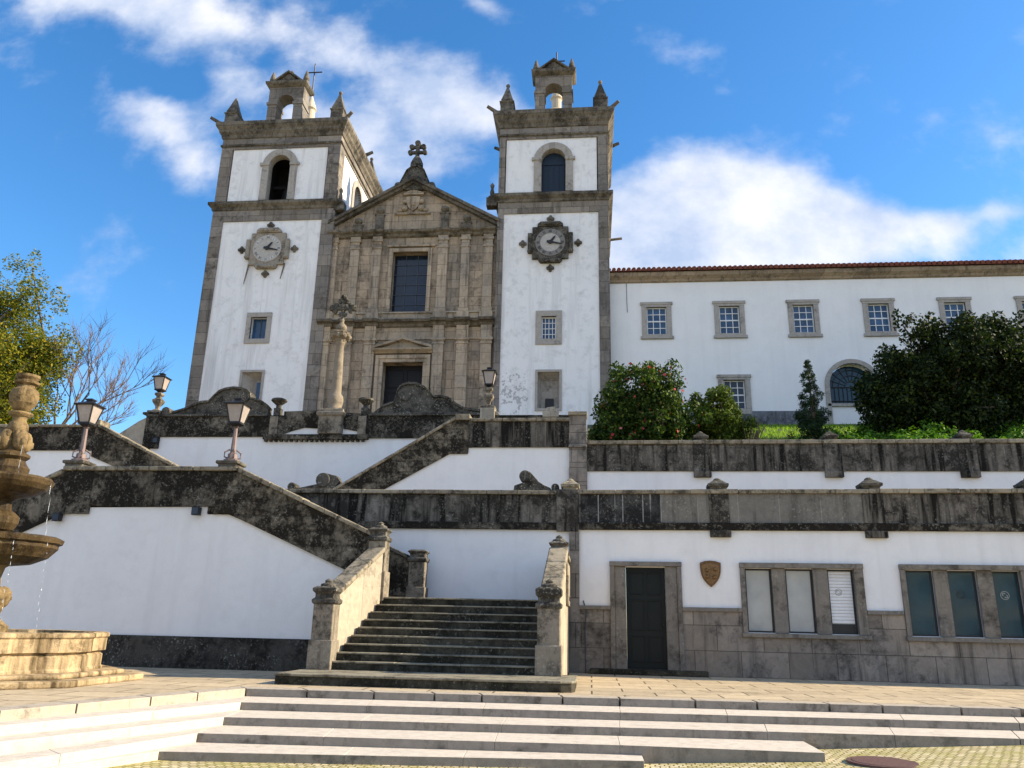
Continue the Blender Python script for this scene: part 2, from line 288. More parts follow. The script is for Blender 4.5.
# ------------------------------------------------------------------ mesh + object helpers
SUB = {}
def root_of(o):
    while o.parent: o = o.parent
    return o
class MB:
    def __init__(s): s.v = []; s.f = []; s.mi = []; s.cur = 0
    def pts(s, P):
        n = len(s.v); s.v.extend(tuple(p) for p in P); return n
    def face(s, P):
        n = s.pts(P); s.f.append(tuple(range(n, n+len(P)))); s.mi.append(s.cur)
    def addf(s, idx): s.f.append(tuple(idx)); s.mi.append(s.cur)
    def hexa(s, P):   # 8 points: bottom 4 (ccw), top 4
        n = s.pts(P)
        for q in ((0, 3, 2, 1), (4, 5, 6, 7), (0, 1, 5, 4), (1, 2, 6, 5), (2, 3, 7, 6), (3, 0, 4, 7)): s.addf([n+i for i in q])
    def box(s, x0, x1, y0, y1, z0, z1):
        s.hexa([(x0, y0, z0), (x1, y0, z0), (x1, y1, z0), (x0, y1, z0), (x0, y0, z1), (x1, y0, z1), (x1, y1, z1), (x0, y1, z1)])
    def extr(s, A, B):  # two matching loops
        n = s.pts(A); m = s.pts(B); k = len(A)
        s.addf([n+i for i in range(k)][::-1]); s.addf([m+i for i in range(k)])
        for i in range(k): j = (i+1) % k; s.addf([n+i, n+j, m+j, m+i])
    def prism(s, poly, y0, y1): s.extr([(a, y0, b) for a, b in poly], [(a, y1, b) for a, b in poly])
    def prism_xy(s, poly, z0, z1): s.extr([(a, b, z0) for a, b in poly], [(a, b, z1) for a, b in poly])
    def prism_yz(s, poly, x0, x1): s.extr([(x0, a, b) for a, b in poly], [(x1, a, b) for a, b in poly])
    def ribbon(s, pts, lo, hi, y0, y1):   # vertical band following (x,z) polyline
        for (xa, za), (xb, zb) in zip(pts, pts[1:]):
            s.hexa([(xa, y0, za+lo), (xb, y0, zb+lo), (xb, y1, zb+lo), (xa, y1, za+lo), (xa, y0, za+hi), (xb, y0, zb+hi), (xb, y1, zb+hi), (xa, y1, za+hi)])
    def lathe(s, cx, cy, prof, seg=20, lobes=0, amp=0.0, square=False):
        rings = []
        for r, z in prof:
            P = []
            for i in range(seg):
                a = 2*math.pi*i/seg + (math.pi/4 if square else 0)
                rr = r*(1+amp*abs(math.sin(lobes*a/2)) if lobes else 1)
                P.append((cx+rr*math.cos(a), cy+rr*math.sin(a), z))
            rings.append(s.pts(P))
        for A, B in zip(rings, rings[1:]):
            for i in range(seg): j = (i+1) % seg; s.addf([A+i, A+j, B+j, B+i])
        s.addf([rings[0]+i for i in range(seg)][::-1]); s.addf([rings[-1]+i for i in range(seg)])
    def tube(s, path, rad, seg=7):
        path = [Vector(p) for p in path]
        if not isinstance(rad, (list, tuple)): rad = [rad]*len(path)
        rings = []
        for i, p in enumerate(path):
            t = (path[min(i+1, len(path)-1)]-path[max(i-1, 0)]).normalized()
            a = t.cross(Vector((0, 0, 1))); a = a.normalized() if a.length > 1e-3 else Vector((1, 0, 0)); b = t.cross(a)
            rings.append(s.pts([tuple(p+(a*math.cos(2*math.pi*k/seg)+b*math.sin(2*math.pi*k/seg))*rad[i]) for k in range(seg)]))
        for A, B in zip(rings, rings[1:]):
            for i in range(seg): j = (i+1) % seg; s.addf([A+i, A+j, B+j, B+i])
        s.addf([rings[0]+i for i in range(seg)][::-1]); s.addf([rings[-1]+i for i in range(seg)])
    def ring(s, x0, x1, y0, y1, prof):   # mitred moulding round a rectangle; prof (out, z)
        R_ = [s.pts([(x0-o, y0-o, z), (x1+o, y0-o, z), (x1+o, y1+o, z), (x0-o, y1+o, z)]) for o, z in prof]
        for A, B in zip(R_, R_[1:]):
            for i in range(4): j = (i+1) % 4; s.addf([A+i, A+j, B+j, B+i])
        s.addf([R_[0]+i for i in range(4)][::-1]); s.addf([R_[-1]+i for i in range(4)])
    def mould(s, x0, x1, y, prof):   # straight moulding along x on a wall face y; prof (out, z)
        P = [(y-o, z) for o, z in prof]; P = P + [(y+0.12, prof[-1][1]), (y+0.12, prof[0][1])]
        s.prism_yz(P, x0, x1)
    def disc(s, cx, y0, y1, cz, r, seg=24): s.prism([(cx+r*math.cos(2*math.pi*i/seg), cz+r*math.sin(2*math.pi*i/seg)) for i in range(seg)], y0, y1)
    def annulus(s, cx, y0, y1, cz, ri, ro, a0=0, a1=360, seg=24):
        for i in range(seg):
            a, b = R(a0+(a1-a0)*i/seg), R(a0+(a1-a0)*(i+1)/seg)
            q = [(cx+ri*math.cos(a), cz+ri*math.sin(a)), (cx+ro*math.cos(a), cz+ro*math.sin(a)), (cx+ro*math.cos(b), cz+ro*math.sin(b)), (cx+ri*math.cos(b), cz+ri*math.sin(b))]
            s.prism(q, y0, y1)
    def arch(s, x0, x1, z0, zs, wd, y0, y1):   # stone surround: jambs + round head outside the opening x0..x1, spring zs
        s.box(x0-wd, x0, y0, y1, z0, zs); s.box(x1, x1+wd, y0, y1, z0, zs)
        r = (x1-x0)/2; s.annulus((x0+x1)/2, y0, y1, zs, r, r+wd, 0, 180, 18)
    def frame(s, x0, x1, z0, z1, wd, y0, y1, sill=True):   # rectangular surround outside the opening
        s.box(x0-wd, x0, y0, y1, z0, z1); s.box(x1, x1+wd, y0, y1, z0, z1); s.box(x0-wd, x1+wd, y0-0.004, y1, z1, z1+wd)
        if sill: s.box(x0-wd, x1+wd, y0-0.004, y1, z0-wd, z0)
    def facade(s, u0, u1, z0, z1, d, ops, depth, T=None):
        """sheet at depth d with openings (ua,ub,za,zb,arch); reveals run back by depth"""
        T = T or (lambda u, dd, z: (u, dd, z))
        H = []
        for o in ops:
            ua, ub, za, zb = o[:4]; ar = len(o) > 4 and o[4]
            H.append((ua, ub, za, zb+((ub-ua)/2 if ar else 0)))
        us = sorted({u0, u1, *[q for h in H for q in h[:2]]}); zs = sorted({z0, z1, *[q for h in H for q in h[2:4]]})
        for a, b in zip(us, us[1:]):
            for c, e in zip(zs, zs[1:]):
                mu, mz = (a+b)/2, (c+e)/2
                if any(h[0] < mu < h[1] and h[2] < mz < h[3] for h in H): continue
                s.face([T(a, d, c), T(b, d, c), T(b, d, e), T(a, d, e)])
        for o in ops:
            ua, ub, za, zb = o[:4]; ar = len(o) > 4 and o[4]
            L = [(ua, za), (ub, za), (ub, zb)]
            if ar:
                r = (ub-ua)/2; c = (ua+ub)/2; K = 16
                A = [(c+r*math.cos(math.pi*i/K), zb+r*math.sin(math.pi*i/K)) for i in range(K+1)]
                for p, q in zip(A, A[1:]):
                    s.face([T(p[0], d, p[1]), T(p[0], d, zb+r), T(q[0], d, zb+r), T(q[0], d, q[1])])
                L += A[1:]
            else: L.append((ua, zb))
            for p, q in zip(L, L[1:]+L[:1]):
                s.face([T(p[0], d, p[1]), T(q[0], d, q[1]), T(q[0], d+depth, q[1]), T(p[0], d+depth, p[1])])
    def build(s, name, mat, parent=None, bevel=0.0, smooth=False, sub=None):
        if sub is None: sub = SUB[root_of(parent).name] if parent else (0, 0, 0)
        me = bpy.data.meshes.new(name)
        me.from_pydata([(a-sub[0], b-sub[1], c-sub[2]) for a, b, c in s.v], [], s.f)
        for mm in (mat if isinstance(mat, (list, tuple)) else [mat]): me.materials.append(mm)
        bm = bmesh.new(); bm.from_mesh(me)
        for f, i in zip(bm.faces, s.mi): f.material_index = i
        bmesh.ops.recalc_face_normals(bm, faces=bm.faces)
        if smooth:
            for f in bm.faces: f.smooth = True
        bm.to_mesh(me); bm.free()
        o = bpy.data.objects.new(name, me); COL.objects.link(o)
        if parent: o.parent = parent
        if bevel:
            b = o.modifiers.new('bevel', 'BEVEL'); b.width = bevel; b.segments = 2; b.limit_method = 'ANGLE'; b.angle_limit = R(40)
        return o
def tag(o, label=None, cat=None, group=None, kind=None):
    for k, v in (('label', label), ('category', cat), ('group', group), ('kind', kind)):
        if v: o[k] = v
    return o
def thing(name, loc, label, cat, deg=None, group=None):
    """Empty at the base. deg None: parts are given in world coordinates; else in the (u,d,z) frame of the empty with absolute z."""
    o = bpy.data.objects.new(name, None); COL.objects.link(o); o.location = loc; o.empty_display_size = 0.3
    if deg is not None: o.rotation_euler = (0, 0, R(deg)); SUB[o.name] = (0, 0, loc[2])
    else: SUB[o.name] = tuple(loc)
    return tag(o, label, cat, group)
def copy_tree(o, parent=None):
    c = o.copy(); COL.objects.link(c)
    if parent: c.parent = parent
    else: SUB[c.name] = SUB[o.name]
    for ch in list(o.children): copy_tree(ch, c)
    return c
def structure(o): o['kind'] = 'structure'; return o
rnd = random.Random(7)

# ================================================================== GROUND, PLAZA, STREET
def gz(x): return -0.575 + 0.045*max(0.0, min(9.0, x-0.4)) + 0.03*max(0.0, min(6.0, -5.2-x))
g = MB()
xs = [-400, -60, -25, -11.2, -5.2, 0.4, 9.4, 25, 60, 400]; ys = [-400, -40, 0, 13, 40, 900]
for a, b in zip(xs, xs[1:]):
    for c, e in zip(ys, ys[1:]):
        g.face([(a, c, gz(a)), (b, c, gz(b)), (b, e, gz(b)), (a, e, gz(a))])
structure(g.build('ground', M_COBBLE))

# plaza of flagstones, its kerb-like edge course and the shallow new steps
EDGE = [(-9.6, 3.0), (-7.25, 9.95), (-5.92, 14.2), (0.47, 14.48), (7.0, 14.80), (30, 16.0)]
inn = [(-10.0, 3.1), (-7.65, 10.06), (-6.2, 14.58), (0.45, 14.88), (6.98, 15.2), (30, 16.4)]
p = MB(); p.prism_xy(inn + [(30, 26), (-45, 30), (-45, 3.1)], -0.5, 0.0)
structure(p.build('plaza', M_PAVE))
steps = thing('stone_steps', (0, 14, -0.57), 'low broad steps of pale new granite rising from the cobbles to the plaza', 'steps')
def grime_shade(o):   # tops and sunward sides stay pale; the rest are grimy with shade painted in
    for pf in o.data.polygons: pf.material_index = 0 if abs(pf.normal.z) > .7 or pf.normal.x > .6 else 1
def split_strip(mb, A, B, z0, z1, L, gap=0.003, seed=1):
    """edge stones between matching polylines A (front) and B (back)"""
    rr = random.Random(seed)
    for (a0, a1), (b0, b1) in zip(zip(A, A[1:]), zip(B, B[1:])):
        n = max(1, round(math.hypot(a1[0]-a0[0], a1[1]-a0[1])/L)); t = [i/n for i in range(n+1)]
        for i in range(1, n): t[i] += rr.uniform(-.2, .2)/n
        le = lambda p, q, k: (p[0]+(q[0]-p[0])*k, p[1]+(q[1]-p[1])*k)
        for s0, s1 in zip(t, t[1:]):
            dz = rr.uniform(-.001, .001); e = gap/L
            mb.prism_xy([le(a0, a1, s0+e), le(a0, a1, s1-e), le(b0, b1, s1-e), le(b0, b1, s0+e)], z0, z1+dz)
e = MB(); split_strip(e, EDGE, inn, -0.14, 0.004, 1.15, seed=3); grime_shade(e.build('edge_course', [M_EDGE, M_RISER], steps, bevel=0.008))
S1 = [(-9.0, 3.0), (-6.97, 9.6), (-5.56, 13.2), (0.44, 13.52), (6.5, 13.88), (30, 15.3)]
S2 = [(-8.6, 3.0), (-6.65, 9.2), (-5.38, 12.22), (0.40, 12.60), (6.0, 12.86), (30, 14.5)]
S3 = [(-8.0, 4.0), (-5.95, 9.3), (-5.34, 11.34), (0.37, 11.66), (3.0, 11.62)]
S4 = [(-6.6, 7.5), (-5.42, 10.5), (0.66, 11.2)]
def shift(P, d): return [(x+d*(-0.35 if i < 2 else 0), y+d*(0 if i < 1 else 1)) for i, (x, y) in enumerate(P)]
for k, (P, Q, zt) in enumerate(((S1, EDGE, -0.122), (S2, S1, -0.237), (S3, S2[:4]+[(3.0, 12.75)], -0.352), (S4, S3[:2]+[(0.66, 11.9)], -0.467))):
    s_ = MB()
    back = [(x-(0.3 if i < 2 else 0), y+0.35) for i, (x, y) in enumerate(Q)]
    if k == 3: back = [(-7.5, 8.2), (-5.6, 12.0), (0.66, 11.9)]
    if k == 2: back = [(-8.6, 4.0), (-6.3, 9.6), (-5.6, 12.6), (0.37, 12.9), (3.0, 13.0)]
    split_strip(s_, P, back, zt-0.30, zt, 2.1, 0.0008, seed=10+k); so3 = s_.build('step', [M_NSTEP, M_RISER], steps, bevel=0.005); grime_shade(so3)

mh = thing('manhole_cover', (3.75, 11.72, gz(3.75)), 'round rusty iron manhole cover in the cobbles beside the steps', 'manhole cover')
m_ = MB(); m_.lathe(3.70, 11.5, [(0.40, gz(3.70)-0.02), (0.40, gz(3.70)+0.014), (0.385, gz(3.70)+0.018), (0.05, gz(3.70)+0.018)], 32); m_.build('cover', M_COVER, mh)
m_ = MB()
for i in range(32):
    a, b = 2*math.pi*i/32, 2*math.pi*(i+1)/32
    m_.prism_xy([(3.70+r_*math.cos(t), 11.5+r_*math.sin(t)) for r_, t in ((0.405, a), (0.46, a), (0.46, b), (0.405, b))], gz(3.70)-.02, gz(3.70)+0.012)
m_.build('rim', M_COVER, mh)

# ================================================================== LOWER TERRACE WALL (right, door and shop windows)
tw = thing('terrace_wall', (-0.3, 22, 0), 'long white ground floor wall with dark door, shop windows, stone dado and blackened parapet', 'wall', deg=-3)
DOOR = (1.22, 2.25, 0.08, 2.68)
wins = [(4.28, 4.95), (5.29, 5.97), (6.33, 6.97)]; GW = []
for off in (0.0, 3.92, 7.84): GW += [(a+off, b+off, 1.09, 2.68) for a, b in wins]
b = MB(); b.facade(-0.12, 17.5, -0.1, 3.66, 0.0, [DOOR]+GW, 0.30)
b.face([(17.5, 0, -0.1), (17.5, 6, -0.1), (17.5, 6, 3.66), (17.5, 0, 3.66)]); b.build('wall', M_WHITE, tw)
b = MB()
b.facade(-0.12, 0.82, -0.1, 1.60, -0.05, [], 0); b.facade(2.66, 4.15, -0.1, 1.60, -0.05, [], 0); b.facade(4.15, 17.5, -0.1, 1.0, -0.05, [], 0)
for a, c in ((7.19, 8.07), (11.11, 11.99), (15.03, 17.5)): b.facade(a, c, 1.0, 1.60, -0.05, [], 0)
b.build('dado', M_DADO, tw)
b = MB()
for a, c in ((0.0, 0.81), (2.67, 4.16), (7.20, 8.06), (11.12, 11.98), (15.04, 17.5)): b.box(a, c, -0.10, 0.02, 1.58, 1.68)
b.build('dado_cap', M_SURR, tw, bevel=0.012)
for off in (0.0, 3.92, 7.84):
    b = MB()
    b.box(4.16+off, 4.28+off, -0.09, 0.22, 1.08, 2.69); b.box(6.97+off, 7.19+off, -0.09, 0.22, 1.08, 2.69); b.box(4.15+off, 7.20+off, -0.11, 0.22, 2.69, 2.82)
    b.box(4.95+off, 5.29+off, -0.03, 0.22, 1.08, 2.688); b.box(5.97+off, 6.33+off, -0.03, 0.22, 1.08, 2.688)
    b.build('window_surround', M_SURR, tw, bevel=0.012)
    b = MB(); b.box(4.12+off, 7.24+off, -0.13, 0.2, 0.97, 1.078); b.build('window_sill', M_SURR, tw, bevel=0.015)
def emblem(mb, cx, d, cz, r):
    mb.annulus(cx, d, d+0.004, cz, r*0.86, r, 0, 360, 24)
    mb.annulus(cx-r*0.22, d, d+0.004, cz+r*0.2, r*0.22, r*0.42, 20, 250, 12); mb.annulus(cx+r*0.22, d, d+0.004, cz-r*0.2, r*0.22, r*0.42, 200, 430, 12)
M_ETCH = simple('etched mark', (0.012, 0.016, 0.018), 0.6)
M_ETCHL = simple('etched mark pale', (0.30, 0.31, 0.30), 0.6)
for gi, off in enumerate((0.0, 3.92, 7.84)):
    for wi, (a, c) in enumerate(wins):
        a += off; c += off
        f = MB(); f.frame(a+0.045, c-0.045, 1.09+0.045, 2.635, 0.045, 0.10, 0.16); fo = f.build('window', M_ALU, tw, bevel=0.004)
        q = MB(); q.box(a+0.04, c-0.04, 0.125, 0.135, 1.12, 2.64)
        if gi == 0: q.build('pane', M_BLIND, fo)
        else: q.build('pane', M_TEAL, fo)
        if gi == 0 and wi == 2:
            q = MB()
            for i in range(16): zz = 1.36+i*0.08; q.hexa([(a+.05, 0.112, zz), (c-.05, 0.112, zz), (c-.05, 0.122, zz+0.01), (a+.05, 0.122, zz+.01), (a+.05, 0.110, zz+.03), (c-.05, 0.110, zz+.03), (c-.05, 0.122, zz+.07), (a+.05, 0.122, zz+.07)])
            q.build('blind', M_SASH, fo)
            q = MB(); q.box(a+.05, c-.05, .110, .123, 1.13, 1.34); q.build('lower_panel', M_ALU, fo)
            q = MB(); emblem(q, (a+c)/2-.06, 0.104, 2.12, 0.085); q.build('emblem', M_ETCHL, fo)
        if gi == 1 and wi in (1, 2):
            q = MB(); emblem(q, (a+c)/2-.04, 0.119, 2.1, 0.105); q.build('emblem', M_ETCH if wi == 1 else M_ETCHL, fo)
# door
b = MB(); b.box(0.81, 0.93, -0.10, 0.25, 0.0, 2.70); b.box(2.55, 2.67, -0.10, 0.25, 0.0, 2.70); b.box(0.80, 2.68, -0.12, 0.25, 2.70, 2.82)
b.box(0.93, 1.22, -0.05, 0.25, 0.0, 2.698); b.box(2.25, 2.55, -0.05, 0.25, 0.0, 2.698)
b.build('door_surround', M_SURR, tw, bevel=0.012)
dr = MB(); dr.box(1.225, 2.245, 0.16, 0.21, 0.10, 2.676)
for a, c in ((1.33, 1.70), (1.77, 2.14)):
    for z0, z1 in ((0.30, 0.95), (1.08, 1.85), (1.98, 2.55)): dr.frame(a+.03, c-.03, z0+.03, z1-.03, 0.03, 0.140, 0.17)
do = dr.build('door', M_DOOR, tw, bevel=0.006)
h = MB(); h.tube([(2.17, 0.10, 1.22), (2.08, 0.09, 1.22)], 0.014); h.disc(2.17, 0.09, 0.16, 1.22, 0.022, 12); h.build('handle', M_IRON, do)
b = MB(); b.box(0.28, 3.22, -0.45, 0.22, 0.004, 0.13); b.build('door_step', M_STEP, tw, bevel=0.02)
b = MB(); b.tube([(0.16, -0.06, 0.0), (0.15, -0.07, 1.0), (0.18, -0.06, 1.55), (0.10, -0.02, 1.80)], 0.014, 6); b.build('cable', M_GREYBAR, tw)
# parapet
M_MORT = simple('pale joint mortar', (0.25, 0.25, 0.24), 0.9, var=.4, scale=12)
for uj in (0.52, 1.18, 1.72, 2.2):
    b = MB(); b.box(uj-.013, uj+.013, -0.026, 0.0, 3.86, 4.60); b.build('mortar_joint', M_MORT, tw)
for ua, ub, mm in ((-0.03, 2.2, M_PANELB), (2.2, 7.36, M_PANELG), (7.36, 17.5, M_DARKPANEL)):
    b = MB(); b.box(ua+.003, ub-.003, -0.02, 0.34, 3.84, 4.62); b.build('parapet', mm, tw)
b = MB(); b.box(0.0, 17.5, -0.09, 0.36, 3.65, 3.845); b.build('parapet_moulding', M_DARKG, tw, bevel=0.02)
b = MB(); rr = random.Random(4); u = 0.0
while u < 17.5:
    v = min(17.5, u+rr.uniform(0.9, 1.3)); b.box(u+.004, v-.004, -0.10, 0.40, 4.62, 4.735+rr.uniform(-.008, .008)); u = v
b.build('coping', M_COPING, tw, bevel=0.02)
def finial_block(mb, c, d0, d1, z, wd=0.54):
    dm = (d0+d1)/2; h_ = wd/2
    mb.ring(c, c, dm, dm, [(h_-.06, z), (h_-.05, z+.06), (h_, z+.08), (h_+.01, z+.15), (h_-.03, z+.17), (h_*.5, z+.25), (h_*.42, z+.26)])
    mb.lathe(c, dm, [(h_*.4, z+.25), (h_*.42, z+.29), (h_*.2, z+.33), (0, z+.34)], 10)
for c in (3.725, 7.62, 11.52, 15.4):
    b = MB(); b.box(c-.26, c+.26, -0.06, 0.30, 3.845, 4.62); b.box(c-.27, c+.27, -0.13, 0.02, 3.47, 3.652); b.build('parapet_pier', M_DARKPANEL, tw, bevel=0.015)
    b = MB(); finial_block(b, c, -.1, .4, 4.735); b.build('finial', M_BLACKST, tw, bevel=0.015)

# plaque: shield with relief
pq = thing('plaque', (-0.3, 22, 0), 'bronze shield plaque in relief on the white wall between the door and shop windows', 'plaque', deg=-3)
def shield(cx, z0, z1, w_):
    P = [(cx-w_, z1-.05), (cx-w_*.5, z1-.005), (cx, z1+.005), (cx+w_*.5, z1-.005), (cx+w_, z1-.05)]
    for i in range(1, 9):
        t = i/8; P.append((cx+w_*(1-t**3.4), z1-.05-(z1-z0-.05)*(t*0.95+.05*t*t)))
    for i in range(7, 0, -1):
        t = i/8; P.append((cx-w_*(1-t**3.4), z1-.05-(z1-z0-.05)*(t*0.95+.05*t*t)))
    return P
b = MB(); b.prism(shield(3.42, 2.19, 2.86, 0.265), -0.06, 0.0); b.build('shield', M_BRONZE, pq, bevel=0.012)
b = MB(); b.prism(shield(3.42, 2.25, 2.79, 0.215), -0.068, -0.05)
b.box(3.24, 3.60, -.085, -.06, 2.52, 2.55); b.box(3.405, 3.435, -.085, -.06, 2.33, 2.74)
for x_, z_ in ((3.32, 2.62), (3.53, 2.64), (3.33, 2.45), (3.51, 2.44)): b.lathe(x_, -0.07, [(0.0, z_-.06), (.05, z_-.03), (.06, z_+.02), (0.0, z_+.06)], 10)
b.build('relief', simple('bronze relief', (0.20, 0.115, 0.05), 0.45, 0.5, var=0.4, scale=25), pq, bevel=0.006)

# ================================================================== STAIR BACK WALL (middle) + its pier
cw = thing('retaining_wall', (-4, 22, 0), 'white wall behind the lower stairs under a blackened parapet with a carved scroll', 'wall')
b = MB(); b.box(-9.2, -0.2, 22.0, 22.3, 0, 3.66); b.build('wall', M_WHITE, cw)
b = MB(); b.box(-0.27, 0.0, 21.90, 22.3, 0, 3.60); b.build('pilaster', M_QUOIN, cw, bevel=0.01)
b = MB(); b.box(-9.0, -0.31, 21.98, 22.34, 3.83, 4.60); b.build('parapet', M_DARKPANEL, cw)
b = MB(); b.box(-9.0, -0.31, 21.91, 22.36, 3.64, 3.835); b.build('parapet_moulding', M_DARKG, cw, bevel=0.02)
b = MB(); rr = random.Random(9); u = -9.0
while u < -0.31:
    v = min(-0.31, u+rr.uniform(0.9, 1.4)); b.box(u+.004, v-.004, 21.90, 22.40, 4.60, 4.715+rr.uniform(-.008, .008)); u = v
b.build('coping', M_COPING, cw, bevel=0.02)
b = MB(); b.box(-0.62, -0.02, 21.88, 22.42, 3.60, 4.74); b.build('parapet_pier', M_DARKPANEL, cw, bevel=0.015)
b = MB(); finial_block(b, -0.25, 21.9, 22.4, 4.74, 0.5); b.build('finial', M_COPING, cw, bevel=0.015)
sc_ = MB(); sc_.prism([(-1.82, 4.71), (-1.80, 4.86), (-1.60, 4.93), (-1.50, 4.98), (-1.3, 5.13), (-1.12, 4.97), (-0.98, 4.88), (-0.80, 4.80), (-0.72, 4.71)], 22.02, 22.28)
sc_.disc(-1.50, 21.98, 22.32, 5.12, 0.165, 20); sc_.prism([(-1.52, 5.28), (-1.36, 5.24), (-1.14, 5.0), (-1.34, 4.95), (-1.52, 5.0)], 22.0, 22.30); sc_.disc(-0.66, 22.0, 22.30, 4.81, 0.11, 16)
sc_.build('scroll', M_BLACKST, cw, bevel=0.02); cw.location.x -= 0.3

# ================================================================== LOWER STAIRCASE
st = thing('staircase', (-3.1, 16.8, 0), 'mossy stone staircase between balustrades rising from the plaza to a landing', 'staircase')
b = MB(); b.prism_xy([(-5.85, 15.32), (-0.55, 15.32), (-0.36, 15.40), (-0.30, 15.55), (-0.30, 17.3), (-5.85, 17.3)], 0.0, 0.155); bs = b.build('bottom_step', M_STEP, st)
b = MB(); b.prism_xy([(-5.87, 15.30), (-0.55, 15.30), (-0.35, 15.38), (-0.28, 15.55), (-0.28, 17.3), (-5.87, 17.3)], 0.15, 0.195); b.build('tread', M_TREAD, bs, bevel=0.015)
NS = 9; Y0s, Y1s = 16.85, 19.25
for i in range(NS):
    t0 = i/NS; y0 = Y0s+(Y1s-Y0s)*t0; zt = 0.195+(i+1)*(1.71-0.195)/NS
    xl = -5.32+(-4.80+5.32)*t0; xr = -1.02+(-1.20+1.02)*t0
    s_ = MB(); cuts = [xl, xl+(xr-xl)*rnd.uniform(.25, .45), xl+(xr-xl)*rnd.uniform(.6, .8), xr]
    s_.box(xl, xr, y0, Y1s+.4 if i == NS-1 else y0+0.45, zt-0.3, zt-.032); so2 = s_.build('step', M_STEP, st)
    s_ = MB()
    for a, c in zip(cuts, cuts[1:]): s_.box(a+.003, c-.003, y0-.018, Y1s+.4 if i == NS-1 else y0+0.3, zt-0.036, zt+rnd.uniform(-.004, .004))
    s_.build('tread', M_TREAD, so2, bevel=0.014)
b = MB(); b.box(-4.95, -0.95, 19.35, 22.0, 0.0, 1.70); b.build('landing', M_STEP, st)
def newel(x0, x1, y0, y1, zb, zm, zs, zt, mat, parent, knob=True):
    b = MB(); b.box(x0, x1, y0, y1, zm-.02, zs); parent = b.build('newel', mat, parent, bevel=0.018)
    b = MB(); b.box(x0-.035, x1+.035, y0-.035, y1+.035, zb, zm); b.build('newel_base', mat, parent, bevel=0.018)
    b = MB(); b.ring(x0, x1, y0, y1, [(0.0, zs-.03), (0.035, zs+.01), (0.04, zs+.07), (-.015, zs+.11), (-.015, zs+.19), (0.035, zs+.24), (0.04, zt-.04), (-0.03, zt)])
    if knob: b.lathe((x0+x1)/2, (y0+y1)/2, [(0.17, zt-.01), (0.16, zt+.05), (0.07, zt+.08), (0.085, zt+.12), (0.0, zt+.17)], 14)
    b.build('newel_cap', M_CAP, parent, bevel=0.012)
newel(-5.73, -5.30, 16.75, 17.2, 0.19, 0.77, 1.50, 1.84, M_NEWEL, st)
newel(-1.08, -0.62, 16.75, 17.2, 0.19, 0.77, 1.50, 1.90, M_NEWEL, st)
newel(-5.27, -4.86, 18.98, 19.42, 1.62, 2.3, 3.02, 3.32, M_NEWEL, st)
newel(-0.95, -0.55, 19.35, 19.8, 1.62, 2.3, 2.78, 3.08, M_NEWEL, st)
def rail(xa, ya, xb, yb, za, zb, wd, name, mat, zbase=0.0):
    """solid sloping balustrade, top from (xa,ya,za) to (xb,yb,zb)"""
    b = MB(); d = Vector((xb-xa, yb-ya, 0)).normalized(); n = Vector((-d.y, d.x, 0))*wd/2
    b.hexa([(xa-n.x, ya-n.y, zbase), (xb-n.x, yb-n.y, zbase), (xb+n.x, yb+n.y, zbase), (xa+n.x, ya+n.y, zbase), (xa-n.x, ya-n.y, za-.12), (xb-n.x, yb-n.y, zb-.12), (xb+n.x, yb+n.y, zb-.12), (xa+n.x, ya+n.y, za-.12)])
    o = b.build(name, mat, st, bevel=0.012); c = MB(); n = n*1.35
    K = 3
    for k in range(K):
        f0, f1 = k/K+.003, (k+1)/K-.003
        q = lambda f, sgn, dz: (xa+(xb-xa)*f+sgn*n.x, ya+(yb-ya)*f+sgn*n.y, za+(zb-za)*f+dz)
        c.hexa([q(f0, -1, -.12), q(f1, -1, -.12), q(f1, 1, -.12), q(f0, 1, -.12), q(f0, -1, 0), q(f1, -1, 0), q(f1, 1, 0), q(f0, 1, 0)])
    c.build('handrail', M_COPING, st, bevel=0.03)
rail(-5.50, 17.18, -5.06, 19.0, 1.80, 2.86, 0.34, 'balustrade', M_RAIL)
rail(-0.85, 17.18, -0.75, 19.37, 1.78, 2.95, 0.34, 'balustrade', M_RAIL)
b = MB(); b.box(-0.93, -0.58, 19.78, 22.0, 0.0, 2.72); b.build('landing_parapet', M_RAIL, st, bevel=0.012)
b = MB(); b.box(-0.62, -0.535, 20.05, 21.75, 1.85, 2.62); b.box(-0.62, -0.53, 19.8, 21.9, 1.62, 1.75); b.build('parapet_panel', M_RAIL, st, bevel=0.015)
b = MB(); b.box(-0.99, -0.52, 19.78, 22.0, 2.72, 2.84); b.build('handrail', M_COPING, st, bevel=0.03)

# ================================================================== LEFT DOUBLE FLIGHT (front)
lf = thing('double_stair_wall', (-11, 19.2, 0), 'white double stair wall beside the fountain, with black stone parapet sloping down both ends', 'wall')
b = MB(); b.prism([(-20.0, -0.1), (-5.0, -0.1), (-5.0, 1.95), (-5.75, 2.30), (-8.61, 3.50), (-8.93, 3.62), (-9.50, 3.62), (-9.50, 3.81), (-12.6, 3.77), (-12.6, 3.62), (-13.3, 3.60), (-15.4, 2.60), (-20.0, 0.3)], 19.2, 19.5)
b.build('wall', M_WHITE, lf)
b = MB(); b.box(-20.0, -5.78, 19.14, 19.3, -0.1, 0.72); b.build('plinth', M_PLINTH, lf, bevel=0.01)
b = MB()
b.prism([(-5.22, 1.70), (-5.22, 3.12), (-8.80, 4.68), (-9.3, 4.70), (-9.3, 3.83), (-9.3, 3.62), (-8.93, 3.62), (-8.61, 3.50), (-5.75, 2.28)], 19.13, 19.56); b.build('sloping_parapet', M_RUBBLE, lf)
b = MB(); b.box(-13.2, -9.3, 19.13, 19.56, 3.81, 4.72); b.build('parapet', M_DARKG, lf)
b = MB()
